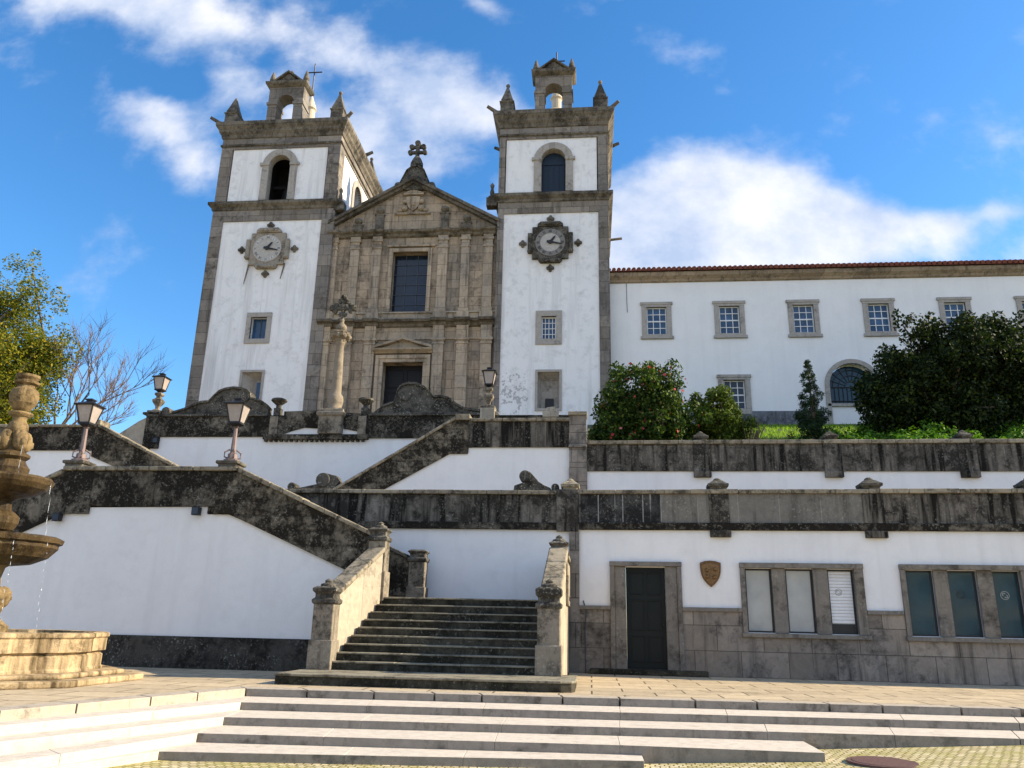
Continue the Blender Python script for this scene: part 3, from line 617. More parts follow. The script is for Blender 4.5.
for k in range(6): b.box(-9.47+k*.09, -9.47+k*.09+.06, 19.16, 19.4, 3.63, 3.81); b.box(-13.2+k*.1, -13.2+k*.1+.07, 19.16, 19.4, 3.62, 3.80)
b.prism([(-12.6, 3.60), (-13.3, 3.60), (-13.2, 4.72), (-12.6, 4.72)], 19.125, 19.565); b.build('parapet_base', M_DARKG, lf)
b = MB(); b.prism([(-13.2, 4.70), (-13.3, 3.60), (-15.4, 2.60), (-20, 0.3), (-20, 1.45), (-13.45, 4.62)], 19.13, 19.56); b.build('sloping_parapet', M_DARKG, lf)
b = MB(); rr = random.Random(2)
def slope_coping(mb, xa, za, xb, zb, y0, y1, th, L=1.1):
    n = max(1, round(math.hypot(xb-xa, zb-za)/L))
    for k in range(n):
        f0, f1 = k/n+.002, (k+1)/n-.002; e_ = rr.uniform(-.008, .008)
        mb.ribbon([(xa+(xb-xa)*f0, za+(zb-za)*f0), (xa+(xb-xa)*f1, za+(zb-za)*f1)], 0, th+e_, y0, y1)
slope_coping(b, -8.80, 4.68, -5.24, 3.12, 19.06, 19.62, 0.12); slope_coping(b, -13.45, 4.70, -8.80, 4.70, 19.06, 19.62, 0.11); slope_coping(b, -20, 1.45, -13.45, 4.62, 19.06, 19.62, 0.12)
b.build('coping', M_COPING, lf, bevel=0.025)
b = MB()
for x_ in (-9.1, -13.2): b.box(x_-.24, x_+.24, 19.1, 19.6, 4.72, 4.90); b.box(x_-.29, x_+.29, 19.05, 19.65, 4.88, 4.97)
b.build('lamp_block', M_CAP, lf, bevel=0.03)
# inner side of the flight: treads, rear parapet with its own newel
b = MB()
for i in range(11): b.box(-5.3-i*0.33-0.33, -5.3-i*0.33, 19.5, 21.2, 1.0, 1.71+(i+1)*0.182)
b.build('steps', M_STEP, lf)
b = MB(); b.prism([(-4.7, 0), (-4.7, 2.78), (-9.0, 4.62), (-9.0, 0)], 21.2, 21.5); b.build('rear_parapet', M_RUBBLE, lf)
b = MB(); slope_coping(b, -9.0, 4.55, -4.8, 2.76, 21.14, 21.56, 0.1); b.build('rear_coping', M_CAP, lf, bevel=0.02)
newel(-4.76, -4.33, 21.15, 21.55, 1.70, 2.04, 2.70, 3.0, M_NEWEL, lf, knob=False)

# terrace floors (level ground behind each wall)
b = MB(); b.box(-27, 17, 22.3, 29.0, 3.2, 3.70); b.box(-13.2, -9.0, 19.5, 22.3, 3.2, 3.70)
structure(b.build('lower_terrace', M_PAVE))
b = MB(); b.box(-27, -17, 25.8, 29.2, 6.2, 6.65); b.box(-4.0, -0.2, 25.8, 29.2, 6.2, 6.65); structure(b.build('middle_terrace', M_PAVE))
b = MB(); b.prism_yz([(29.2, 5.0), (29.2, 7.8), (33, 8.3), (38.3, 10.2), (46, 10.2), (46, 5)], -24, 1.0); structure(b.build('church_forecourt', M_PAVE))

# ================================================================== SECOND TIER
# centre flight rising to the right, ending in the tall pier
uf = thing('upper_stair_wall', (-3, 25.5, 3.7), 'white stair wall behind the middle parapet whose stone balustrade climbs right to a tall pier', 'wall')
b = MB(); b.prism([(-9.4, 3.6), (-0.06, 3.6), (-0.06, 6.72), (-3.36, 6.68), (-3.36, 6.50), (-3.98, 6.48), (-8.4, 4.0), (-9.4, 3.95)], 25.5, 25.8); b.build('wall', M_WHITE, uf)
b = MB(); b.prism([(-3.38, 6.66), (-3.38, 7.66), (-3.82, 7.64), (-7.75, 5.22), (-8.0, 5.15), (-9.4, 5.15), (-9.4, 3.9), (-8.4, 4.0), (-3.98, 6.47), (-3.38, 6.47)], 25.44, 25.86); b.build('sloping_parapet', M_RUBBLE, uf)
b = MB(); b.box(-3.38, -0.04, 25.44, 25.86, 6.69, 7.56); b.build('parapet', M_DARKPANEL, uf)
b = MB(); slope_coping(b, -7.85, 5.16, -3.80, 7.63, 25.38, 25.92, 0.11); slope_coping(b, -3.36, 7.55, -0.04, 7.55, 25.36, 25.94, 0.11); slope_coping(b, -9.4, 5.15, -7.85, 5.16, 25.38, 25.92, 0.1)
b.build('coping', M_COPING, uf, bevel=0.025)
b = MB(); b.box(-3.82, -3.34, 25.36, 25.94, 7.60, 7.80); b.build('corner_block', M_COPING, uf, bevel=0.02)
b = MB()
for k in range(7):
    z0 = 3.7+k*0.577; b.box(-0.06-(.012 if k % 2 else 0), 0.49+(.012 if k % 2 else 0), 25.36, 25.95, z0+.003, z0+.574)
b.box(-0.08, 0.5, 25.3, 26.0, 6.66, 6.74); b.build('pier', M_DADO, uf, bevel=0.012)
b = MB(); b.box(-0.10, 0.52, 25.3, 26.0, 7.74, 7.86); b.build('pier_cap', M_COPING, uf, bevel=0.02)
b = MB(); b.disc(-8.15, 25.36, 25.9, 5.58, 0.235, 22); b.prism([(-9.45, 5.2), (-8.95, 5.32), (-8.35, 5.45), (-8.1, 5.82), (-7.7, 5.72), (-7.6, 5.55), (-7.75, 5.28)], 25.42, 25.84); b.disc(-9.2, 25.4, 25.86, 5.36, 0.14, 16)
b.build('scroll', M_BLACKST, uf, bevel=0.025); uf.location.x -= 0.6
# right: garden retaining wall
gw = thing('garden_wall', (-0.6, 25.5, 3.7), 'white garden wall with long blackened parapet and small finials below the bushes', 'wall', deg=-1)
b = MB(); b.box(0.51, 22, 0.0, 0.3, 3.6, 5.93); b.build('wall', M_WHITE, gw)
b = MB(); b.box(0.51, 22, -0.05, 0.36, 5.91, 6.78); b.build('parapet', M_DARKPANEL, gw)
b = MB(); u = 0.51
while u < 22:
    v = min(22, u+rr.uniform(1.0, 1.5)); b.box(u+.004, v-.004, -0.12, 0.42, 6.78, 6.90+rr.uniform(-.008, .008)); u = v
b.build('coping', M_COPING, gw, bevel=0.02)
for c in (4.13, 8.12, 12.1, 16.1):
    b = MB(); b.box(c-.27, c+.27, -0.09, 0.3, 5.9, 6.78); b.box(c-.27, c+.27, -0.14, 0.02, 5.71, 5.905); b.build('parapet_pier', M_DARKPANEL, gw, bevel=0.015)
    b = MB(); finial_block(b, c, -.1, .4, 6.90, 0.46); b.build('finial', M_CAP, gw, bevel=0.015)
# left: matching flight falling to the right
ulf = thing('side_stair_wall', (-18, 25.5, 3.7), 'white stair wall behind the fountain, its black parapet level at left then sloping down right', 'wall')
b = MB(); b.prism([(-26, 3.6), (-10.5, 3.6), (-10.5, 3.9), (-15.73, 6.12), (-16.4, 6.36), (-16.4, 6.58), (-26, 6.62)], 25.5, 25.8); b.build('wall', M_WHITE, ulf)
b = MB(); b.prism([(-26, 6.6), (-16.4, 6.57), (-16.4, 7.40), (-26, 7.40)], 25.44, 25.86); b.build('parapet', M_DARKG, ulf)
b = MB(); b.prism([(-16.4, 6.36), (-15.73, 6.10), (-10.5, 3.85), (-10.5, 4.6), (-16.0, 7.30), (-16.4, 7.42)], 25.44, 25.86); b.build('sloping_parapet', M_RUBBLE, ulf)
b = MB(); slope_coping(b, -26, 7.39, -16.3, 7.39, 25.36, 25.92, 0.09); slope_coping(b, -16.3, 7.40, -10.5, 4.62, 25.36, 25.92, 0.11); b.build('coping', M_COPING, ulf, bevel=0.025)
b = MB(); b.box(-16.75, -16.2, 25.34, 25.95, 7.46, 7.64); b.build('corner_block', M_COPING, ulf, bevel=0.02); ulf.location.x -= 0.6

# ================================================================== THIRD TIER
tt = thing('church_terrace_wall', (-10, 29, 6.65), 'uppermost white terrace wall below the church, crowned by two black stone scroll humps', 'wall')
b = MB(); b.box(-17.0, -0.5, 29.0, 29.4, 3.6, 8.3); b.build('wall', M_WHITE, tt)
CX = -10.1
b = MB(); b.box(-17.25, -11.75, 28.93, 29.42, 7.86, 8.70)
b.prism([(-11.75, 7.95), (-11.75, 8.86), (-10.25, 8.90), (-10.25, 8.18), (-10.9, 8.22), (-11.4, 8.08)], 28.95, 29.4)
b.prism([(-9.35, 8.18), (-9.35, 8.80), (-8.4, 8.76), (-8.4, 7.95), (-8.75, 8.06)], 28.95, 29.4)
b.box(-8.4, -0.5, 28.93, 29.42, 7.80, 8.68); b.build('parapet', M_DARKG, tt)
b = MB(); b.box(-12.45, -8.35, 28.82, 29.3, 7.74, 7.93)
for k in range(20): b.box(-12.4+k*0.2, -12.4+k*.2+.1, 28.86, 29.3, 7.62+0.04, 7.745)
b.build('corbel_course', M_DARKG, tt, bevel=0.012)
b = MB(); b.box(-17.3, -12.4, 28.86, 29.48, 8.66, 8.76); b.box(-8.4, -4.1, 28.86, 29.48, 8.66, 8.78); b.build('coping', M_BLACKST, tt, bevel=0.02)
HL = [(-16.75, 8.74), (-16.3, 8.84), (-15.83, 8.98), (-15.19, 9.26), (-14.85, 9.30), (-14.70, 9.48), (-14.49, 9.70), (-14.25, 9.80), (-13.92, 9.85), (-13.6, 9.82), (-13.34, 9.73), (-13.2, 9.6), (-13.16, 9.40), (-12.9, 9.36), (-12.65, 9.25), (-12.45, 9.05), (-12.40, 8.74)]
HR = [(-8.30, 8.76), (-7.95, 9.05), (-7.45, 9.22), (-7.38, 9.48), (-7.34, 9.72), (-7.2, 9.90), (-6.95, 9.98), (-6.62, 9.96), (-6.30, 9.82), (-6.08, 9.62), (-5.95, 9.44), (-5.65, 9.46), (-5.35, 9.38), (-5.0, 9.12), (-4.7, 8.96), (-4.1, 8.88), (-4.1, 8.76)]
for HH, cx_ in ((HL, -13.45), (HR, -7.05)):
    b = MB(); b.prism(HH, 28.98, 29.38); b.disc(cx_, 28.93, 29.43, 9.52, 0.26, 20)
    b.ribbon([(x_, z_) for x_, z_ in HH[1:-1]], -0.06, 0.03, 28.9, 29.46)
    b.build('scroll_hump', M_BLACKST, tt, bevel=0.02)
b = MB(); b.disc(-16.58, 28.95, 29.4, 8.9, 0.17, 18); b.build('scroll', M_BLACKST, tt, bevel=0.02)
for x_ in (-12.08, -8.6):
    b = MB(); b.box(x_-.13, x_+.13, 29.02, 29.32, 8.6, 9.02)
    b.lathe(x_, 29.17, [(0.17, 8.98), (0.10, 9.06), (0.10, 9.16), (0.2, 9.24), (0.31, 9.33), (0.29, 9.40), (0.17, 9.44), (0.0, 9.46)], 14); b.build('mushroom_finial', M_CAP, tt, bevel=0.008)
    b = MB(); b.box(x_-.19, x_+.13, 28.9, 29.45, 7.94, 8.66); b.build('parapet_pier', M_NEWEL, tt, bevel=0.015)
b = MB(); b.box(-4.1, -3.55, 28.85, 29.45, 8.0, 8.95); b.prism([(-3.55, 8.2), (-3.55, 8.85), (-3.42, 8.80), (-3.30, 8.62), (-3.05, 8.55), (-3.0, 8.2)], 28.95, 29.4)
b.box(-1.75, -1.15, 28.9, 29.45, 8.6, 8.82); b.prism([(-1.8, 8.6), (-1.6, 8.98), (-1.3, 9.02), (-1.1, 8.6)], 28.95, 29.35); b.prism([(-0.75, 8.6), (-0.5, 8.86), (-0.2, 8.6)], 28.95, 29.35); b.build('end_pier', M_RAIL, tt, bevel=0.02)
b = MB(); b.box(-17.45, -16.75, 28.85, 29.5, 8.74, 8.84); b.box(-17.3, -16.65, 28.9, 29.45, 7.4, 8.74); b.build('end_pier', M_DARKG, tt, bevel=0.02)
b = MB(); b.prism([(-17.3, 6.5), (-17.3, 8.65), (-17.6, 8.50), (-18.3, 8.02), (-20.5, 6.9), (-20.5, 6.5)], 28.95, 29.5); b.build('side_ramp_parapet', M_RAIL, tt, bevel=0.015)

# column with flowered cross finial
cl = thing('stone_column', (-9.87, 29.15, 7.95), 'tall stone column with a leafy cross finial in front of the church', 'column')
b = MB(); b.box(-10.28, -9.38, 28.72, 29.6, 7.94, 8.62); b.ring(-10.28, -9.38, 28.72, 29.6, [(0, 8.60), (0.07, 8.66), (0.09, 8.76), (0.05, 8.80), (0.05, 8.88), (-0.06, 8.92)]); b.build('pedestal', M_NEWEL, cl, bevel=0.015)
b = MB(); b.lathe(-9.83, 29.15, [(0.33, 8.9), (0.35, 8.98), (0.26, 9.05), (0.29, 9.18), (0.315, 9.36), (0.28, 9.52), (0.20, 9.63), (0.205, 9.72), (0.195, 10.2), (0.175, 11.0), (0.16, 11.62), (0.2, 11.66), (0.2, 11.72), (0.16, 11.74)], 24); b.build('shaft', M_COLUMN, cl, smooth=True)
b = MB(); b.lathe(-9.83, 29.15, [(0.19, 11.73), (0.22, 11.84), (0.36, 11.93), (0.39, 12.0), (0.28, 12.04), (0.33, 12.12), (0.24, 12.18)], 24, lobes=8, amp=0.14)
for k in range(8):
    a = k*math.pi/4; b.lathe(-9.83+.33*math.cos(a), 29.15+.33*math.sin(a), [(0, 11.82), (.07, 11.88), (.09, 11.98), (0.0, 12.08)], 8)
b.build('capital', M_COLUMN, cl)
b = MB(); b.lathe(-9.83, 29.15, [(0.14, 12.16), (0.2, 12.24), (0.215, 12.33), (0.19, 12.44), (0.1, 12.52), (0.07, 12.60), (0.09, 12.68), (0.06, 12.75)], 18); b.build('ball', M_COLUMN, cl, smooth=True)
b = MB(); b.prism([(-9.88, 12.7), (-9.78, 12.7), (-9.76, 13.62), (-9.90, 13.62)], 29.08, 29.22); b.box(-10.2, -9.46, 29.08, 29.22, 13.12, 13.24)
for x_, z_, r_ in ((-9.83, 13.66, .14), (-9.95, 13.5, .12), (-9.71, 13.5, .12), (-10.26, 13.2, .15), (-10.15, 13.06, .11), (-10.12, 13.32, .11), (-9.40, 13.2, .15), (-9.51, 13.06, .11), (-9.54, 13.32, .11), (-9.83, 13.2, .16), (-9.92, 12.92, .1), (-9.74, 12.92, .1)):
    b.lathe(x_, 29.15, [(0, z_-r_), (r_*.7, z_-r_*.7), (r_, z_), (r_*.7, z_+r_*.7), (0, z_+r_)], 10)
b.build('leafy_cross', M_BLACKST, cl)

# ================================================================== CHURCH
ch = thing('church', (-9.5, 38, 10), 'twin towered church with granite facade, clocks and belfries at the top of the stairs', 'church')
BACK = 45.2
def tower(x0, x1, w0, w1, mat, arch_o, win, low, louvre, rtl):
    """x0..x1 outer faces, w0..w1 plaster between the quoins"""
    axo0, axo1, azs = arch_o
    T_front = lambda u, d, z: (u, 38+d, z)
    b = MB()
    b.facade(w0, w1, 8.0, 22.08, 38.0, [win, low], 0.55)
    b.facade(w0+.05, w1-.05, 23.3, 26.62, 38.0, [(axo0-.1, axo1+.1, 23.3, azs, True)], 0.02)
    Tr = lambda u, d, z: (x1-0.05-d, u, z)
    b.facade(38.3, BACK-.3, 8.0, 22.08, 0.0, [], 0, Tr); b.facade(38.3, BACK-.3, 23.3, 26.62, 0.0, [(40.9, 42.3, 23.3, 25.4, True)], 0.8, Tr)
    b.face([(x0+.05, 38.3, 8), (x0+.05, BACK, 8), (x0+.05, BACK, 22.1), (x0+.05, 38.3, 22.1)]); b.face([(x0+.05, 38.3, 23), (x0+.05, BACK, 23), (x0+.05, BACK, 26.7), (x0+.05, 38.3, 26.7)])
    b.face([(x0, BACK, 8), (x1, BACK, 8), (x1, BACK, 27), (x0, BACK, 27)])
    t = b.build('bell_tower', mat, ch)
    b = MB()
    for za, zb in ((8.0, 22.1), (23.3, 26.64)):
        b.box(x0, w0, 37.93, 38.75, za, zb); b.box(w1, x1, 37.93, 38.75, za, zb)
        b.box(x0, x0+.75, BACK-.75, BACK+.07, za, zb); b.box(x1-.75, x1, BACK-.75, BACK+.07, za, zb)
    b.build('quoin', M_QUOIN, t, bevel=0.012)
    for za, zb in ((22.08, 22.86), (26.62, 27.45)):
        b = MB(); b.ring(x0, x1, 37.93, BACK+.07, [(-.003, za), (-.003, zb)]); b.build('frieze', M_QUOIN, t)
    b = MB(); b.ring(x0, x1, 37.93, BACK+.07, [(0.0, 22.72), (0.06, 22.76), (0.08, 22.88), (0.18, 22.98), (0.24, 23.04), (0.24, 23.20), (0.05, 23.30)])
    b.build('belt_cornice', M_CORN, t)
    b = MB(); b.ring(x0, x1, 37.93, BACK+.07, [(0.0, 26.78), (0.07, 26.82), (0.07, 26.92), (0.0, 26.94)]); b.ring(x0, x1, 37.93, BACK+.07, [(0.0, 27.30), (0.06, 27.34), (0.10, 27.52), (0.2, 27.66), (0.23, 27.80), (0.34, 27.95), (0.38, 28.06), (0.38, 28.24), (0.2, 28.30)])
    b.build('cornice', M_CORN, t)
    # belfry arch surround
    b = MB(); r_ = (axo1-axo0)/2; cx = (axo0+axo1)/2
    b.arch(axo0, axo1, 23.36, azs, 0.40, 37.90, 38.4); b.box(axo0-.52, axo0+.02, 37.84, 38.35, azs-.05, azs+.12); b.box(axo1-.02, axo1+.52, 37.84, 38.35, azs-.05, azs+.12); b.build('belfry_arch', M_TRIM, t, bevel=0.012)
    b = MB(); b.box(x1-.15, x1+.04, 40.55, 40.9, 23.36, 25.4); b.box(x1-.15, x1+.04, 42.3, 42.65, 23.36, 25.4)
    for i in range(14):
        a, c = math.pi*i/14, math.pi*(i+1)/14
        b.prism_yz([(41.6+q*math.cos(k), 25.4+q*math.sin(k)) for q, k in ((.7, a), (1.05, a), (1.05, c), (.7, c))], x1-.15, x1+.04)
    b.build('side_arch', M_TRIM, t)
    b = MB(); b.box(x1-.5, x1-.45, 40.8, 42.4, 23.3, 26.2); b.build('side_shade_panel', M_VOID, t)  # plain black panel added to keep sun out of the belfry
    if louvre:
        b = MB(); b.prism([(axo0+.02, 23.36), (axo1-.02, 23.36), (axo1-.02, azs)] + [(cx+(r_-.02)*math.cos(math.pi*i/14), azs+(r_-.02)*math.sin(math.pi*i/14)) for i in range(1, 14)] + [(axo0+.02, azs)], 38.34, 38.4)
        for i in range(5):
            xx = axo0+.1+i*(axo1-axo0-.2)/4; b.box(xx-.02, xx+.02, 38.30, 38.36, 23.4, azs)
        b.box(axo0, axo1, 38.29, 38.36, azs-.12, azs-.02); b.build('louvre_boards', M_LOUVRE, t)
    else:
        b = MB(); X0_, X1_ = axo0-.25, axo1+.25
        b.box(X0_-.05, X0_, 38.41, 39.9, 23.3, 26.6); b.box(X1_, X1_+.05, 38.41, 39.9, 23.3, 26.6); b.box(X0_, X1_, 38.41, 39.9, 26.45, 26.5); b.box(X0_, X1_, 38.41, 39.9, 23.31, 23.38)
        b.build('shade_lining', M_VOID, t)  # black lining added so the belfry opening reads as deep shade
        b = MB(); b.lathe(cx+.05, 39.3, [(0.02, 24.75), (0.2, 24.72), (0.27, 24.55), (0.32, 24.1), (0.42, 23.85), (0.52, 23.72), (0.50, 23.70), (0.0, 23.8)], 20); b.build('bell', M_BELL, t, smooth=True)
        b = MB(); b.box(axo0-.2, axo1+.2, 39.2, 39.4, 24.75, 24.95); b.build('bell_beam', M_VOID, t)
    b = MB(); b.box(x0+.3, x1-.9, 39.9, 40.0, 23.3, 26.6); b.build('shade_backing', M_VOID, t)  # black backing, shade put into its colour
    # roof pieces
    cxm = (x0+x1)/2
    b = MB(); b.lathe(cxm, 41.5, [(2.3, 28.0), (2.25, 28.5)] + [(2.2*math.cos(a), 28.5+2.1*math.sin(a)) for a in [R(q) for q in (5, 15, 25, 35, 45, 55, 65, 74)]] + [(0.4, 30.55)], 28); dm = b.build('dome', M_RENDER, t, smooth=True)
    b = MB(); b.lathe(cxm, 41.5, [(0.42, 30.45), (0.46, 30.65), (0.30, 30.75), (0.29, 31.6), (0.38, 31.7), (0.34, 31.85), (0.18, 32.3), (0.0, 32.9)], 16); b.build('dome_lantern', M_RENDER, dm)
    b = MB(); b.tube([(cxm, 41.5, 32.7), (cxm, 41.5, 35.1)], 0.04, 6); b.tube([(cxm-.5, 41.5, 34.45), (cxm+.5, 41.5, 34.45)], 0.04, 6); b.build('iron_cross', M_IRON, dm)
    for px, py in ((x0+.36, 38.1), (x1-.36, 38.1), (x0+.36, BACK-.3), (x1-.36, BACK-.3)):
        b = MB(); b.box(px-.36, px+.36, py-.36, py+.36, 28.2, 28.88); b.ring(px-.36, px+.36, py-.36, py+.36, [(0, 28.86), (.05, 28.9), (.05, 28.97), (-.06, 29.0)])
        b.lathe(px, py, [(0.44, 29.0), (0.47, 29.1), (0.34, 29.4), (0.06, 30.15)], 4, square=True)
        if not (rtl and px < cxm): b.lathe(px, py, [(0.04, 30.05), (0.11, 30.16), (0.11, 30.25), (0.0, 30.36)], 10)
        b.build('pinnacle', M_CORN, t, bevel=0.012)
    # bellcote over the front
    c0, c1 = cxm-1.02, cxm+1.02
    b = MB(); y0, y1 = 37.78, 38.7
    b.box(c0, c0+.52, y0, y1, 28.38, 29.55); b.box(c1-.52, c1, y0, y1, 28.38, 29.55)
    b.box(c0-.06, c0+.56, y0-.06, y1+.06, 29.38, 29.55); b.box(c1-.56, c1+.06, y0-.06, y1+.06, 29.38, 29.55)
    K = 14
    for i in range(K):
        a, c = math.pi*i/K, math.pi*(i+1)/K; q = 0.5
        pa, pc = (cxm+q*math.cos(a), 29.55+q*math.sin(a)), (cxm+q*math.cos(c), 29.55+q*math.sin(c))
        b.prism([pa, (pa[0], 30.6), (pc[0], 30.6), pc], y0+.02, y1-.02)
    b.box(c0, c0+.52, y0+.02, y1-.02, 29.55, 30.6); b.box(c1-.52, c1, y0+.02, y1-.02, 29.55, 30.6)
    bc = b.build('bellcote', M_QUOIN, t)
    b = MB(); b.ring(c0, c1, y0, y1, [(0, 30.55), (.1, 30.62), (.2, 30.72), (.22, 30.86), (.05, 30.9)])
    b.prism([(c0+.25, 30.88), (c1-.25, 30.88), (cxm, 31.55)], y0+.08, y1-.08); b.ribbon([(c0+.1, 30.86), (cxm, 31.58), (c1-.1, 30.86)], 0, .12, y0-.05, y1+.05)
    for px in (c0+.02, c1-.02):
        b.lathe(px, y0+.25, [(0.18, 30.85), (0.18, 31.05), (0.1, 31.08), (0.19, 31.2), (0.14, 31.45), (0.05, 31.75), (0.0, 31.84)], 10)
    b.lathe(cxm, (y0+y1)/2, [(0.13, 31.6), (0.15, 31.75), (0.06, 31.8), (0.11, 31.9), (0.0, 32.05)], 10); b.build('bellcote_pediment', M_CORN, bc, bevel=0.01)
    # spouts
    for px, py, dx, dy in ((x0-.30, 37.7, -.5, -.25), (x1+.30, 37.7, .4, -.25), (x1+.35, 41.5, .5, 0), (x0-.35, 41.5, -.5, 0)):
        b = MB(); b.tube([(px-dx*.4, py-dy*.4, 28.22), (px+dx*.8, py+dy*.8, 28.5)], [.12, .09], 8); b.build('rain_spout', M_CORN, t)
    b = MB(); b.tube([(x1, 43.3, 23.1), (x1+.9, 43.3, 23.2)], .08, 8); b.build('rain_spout', M_CORN, t)
    return t
TL = tower(-20.7, -13.75, -20.05, -14.45, M_TOWER, (-17.78, -16.56, 25.55), (-17.75, -16.88, 15.2, 16.42), (-17.95, -16.70, 11.4, 13.46), False, True)
TR = tower(-4.80, 1.08, -4.47, 0.53, M_TOWER_R, (-2.50, -1.19, 25.30), (-2.40, -1.66, 15.0, 16.22), (-2.66, -1.38, 11.26, 13.34), True, False)
# tower windows
b = MB(); b.frame(-17.75, -16.88, 15.2, 16.42, 0.25, 37.93, 38.12); wn = b.build('window', M_TRIM, ch, bevel=0.012)
b = MB(); b.box(-17.76, -16.87, 38.3, 38.32, 15.19, 16.43); b.build('pane', M_GLASSB, wn)
b = MB(); b.box(-17.34, -17.29, 38.27, 38.31, 15.2, 16.42); b.build('glazing_bars', M_GREYBAR, wn)
def sash(parent, x0, x1, z0, z1, y, nx, nz, midrail=True, wb=0.034, mat=None, gl=None):
    b = MB(); b.box(x0, x1, y+.05, y+.06, z0, z1); b.build('pane', gl or M_GLASSB, parent)
    b = MB(); t = .055
    b.box(x0, x0+t, y, y+.08, z0, z1); b.box(x1-t, x1, y, y+.08, z0, z1); b.box(x0+t, x1-t, y, y+.08, z1-t, z1); b.box(x0+t, x1-t, y, y+.08, z0, z0+t)
    for i in range(1, nx): xx = x0+(x1-x0)*i/nx; b.box(xx-wb/2, xx+wb/2, y+.015, y+.07, z0+t, z1-t)
    for i in range(1, nz):
        zz = z0+(z1-z0)*i/nz; e_ = wb/2*(1.9 if midrail and i*2 == nz else 1); b.box(x0+t, x1-t, y+.012, y+.072, zz-e_, zz+e_)
    b.build('sash', mat or M_SASH, parent)
b = MB(); b.frame(-2.40, -1.66, 15.0, 16.22, 0.30, 37.93, 38.12); wn = b.build('window', M_TRIM, ch, bevel=0.012); sash(wn, -2.40, -1.66, 15.0, 16.22, 38.16, 4, 4, False, .035)
def splay(x0, x1, z0, z1, a0, a1, c0, c1, dep, name):
    """deep splayed embrasure"""
    b = MB(); yf, yb = 37.97, 38.0+dep
    O = [(x0, yf, z0), (x1, yf, z0), (x1, yf, z1), (x0, yf, z1)]; I = [(a0, yb, c0), (a1, yb, c0), (a1, yb, c1), (a0, yb, c1)]
    for i in range(4): j = (i+1) % 4; b.face([O[i], O[j], I[j], I[i]])
    b.face(I); b.frame(x0+.1, x1-.1, z0+.1, z1-.1, .12, 37.93, 37.985); return b.build(name, M_TRIM, ch)
s_ = splay(-2.66, -1.38, 11.26, 13.34, -2.41, -1.60, 11.3, 12.95, 0.54, 'window_recess')
b = MB(); b.box(-2.2, -1.78, 38.45, 38.54, 11.4, 12.0); b.build('opening', M_NUMERAL, s_)
s_ = splay(-17.95, -16.70, 11.4, 13.46, -17.3, -16.85, 11.45, 13.1, 0.54, 'window_recess')
b = MB(); b.box(-17.25, -16.86, 38.46, 38.54, 11.5, 12.95); b.build('pane', M_GLASSB, s_)

# clocks
def numeral(mb, s, cx, cz, h, ang, y):
    """roman numeral from strokes, upright along the radius"""
    W_ = {'I': .28, 'V': .62, 'X': .62}; tot = sum(W_[c] for c in s)*h; x = -tot/2; ca, sa = math.cos(ang), math.sin(ang)
    def bar(xa, za, xb, zb, t):
        d = Vector((xb-xa, zb-za)).normalized(); n = Vector((-d.y, d.x))*t/2
        P = [(xa+n.x, za+n.y), (xa-n.x, za-n.y), (xb-n.x, zb-n.y), (xb+n.x, zb+n.y)]
        mb.prism([(cx+px*ca+pz*sa, cz-px*sa+pz*ca) for px, pz in P], y, y+.006)
    for c in s:
        w_ = W_[c]*h; t = h*.13
        if c == 'I': bar(x+w_/2, -h/2, x+w_/2, h/2, t)
        elif c == 'V': bar(x+.04*h, h/2, x+w_/2, -h/2, t); bar(x+w_-.04*h, h/2, x+w_/2, -h/2, t*.7)
        else: bar(x+.04*h, h/2, x+w_-.04*h, -h/2, t); bar(x+w_-.04*h, h/2, x+.04*h, -h/2, t*.7)
        x += w_
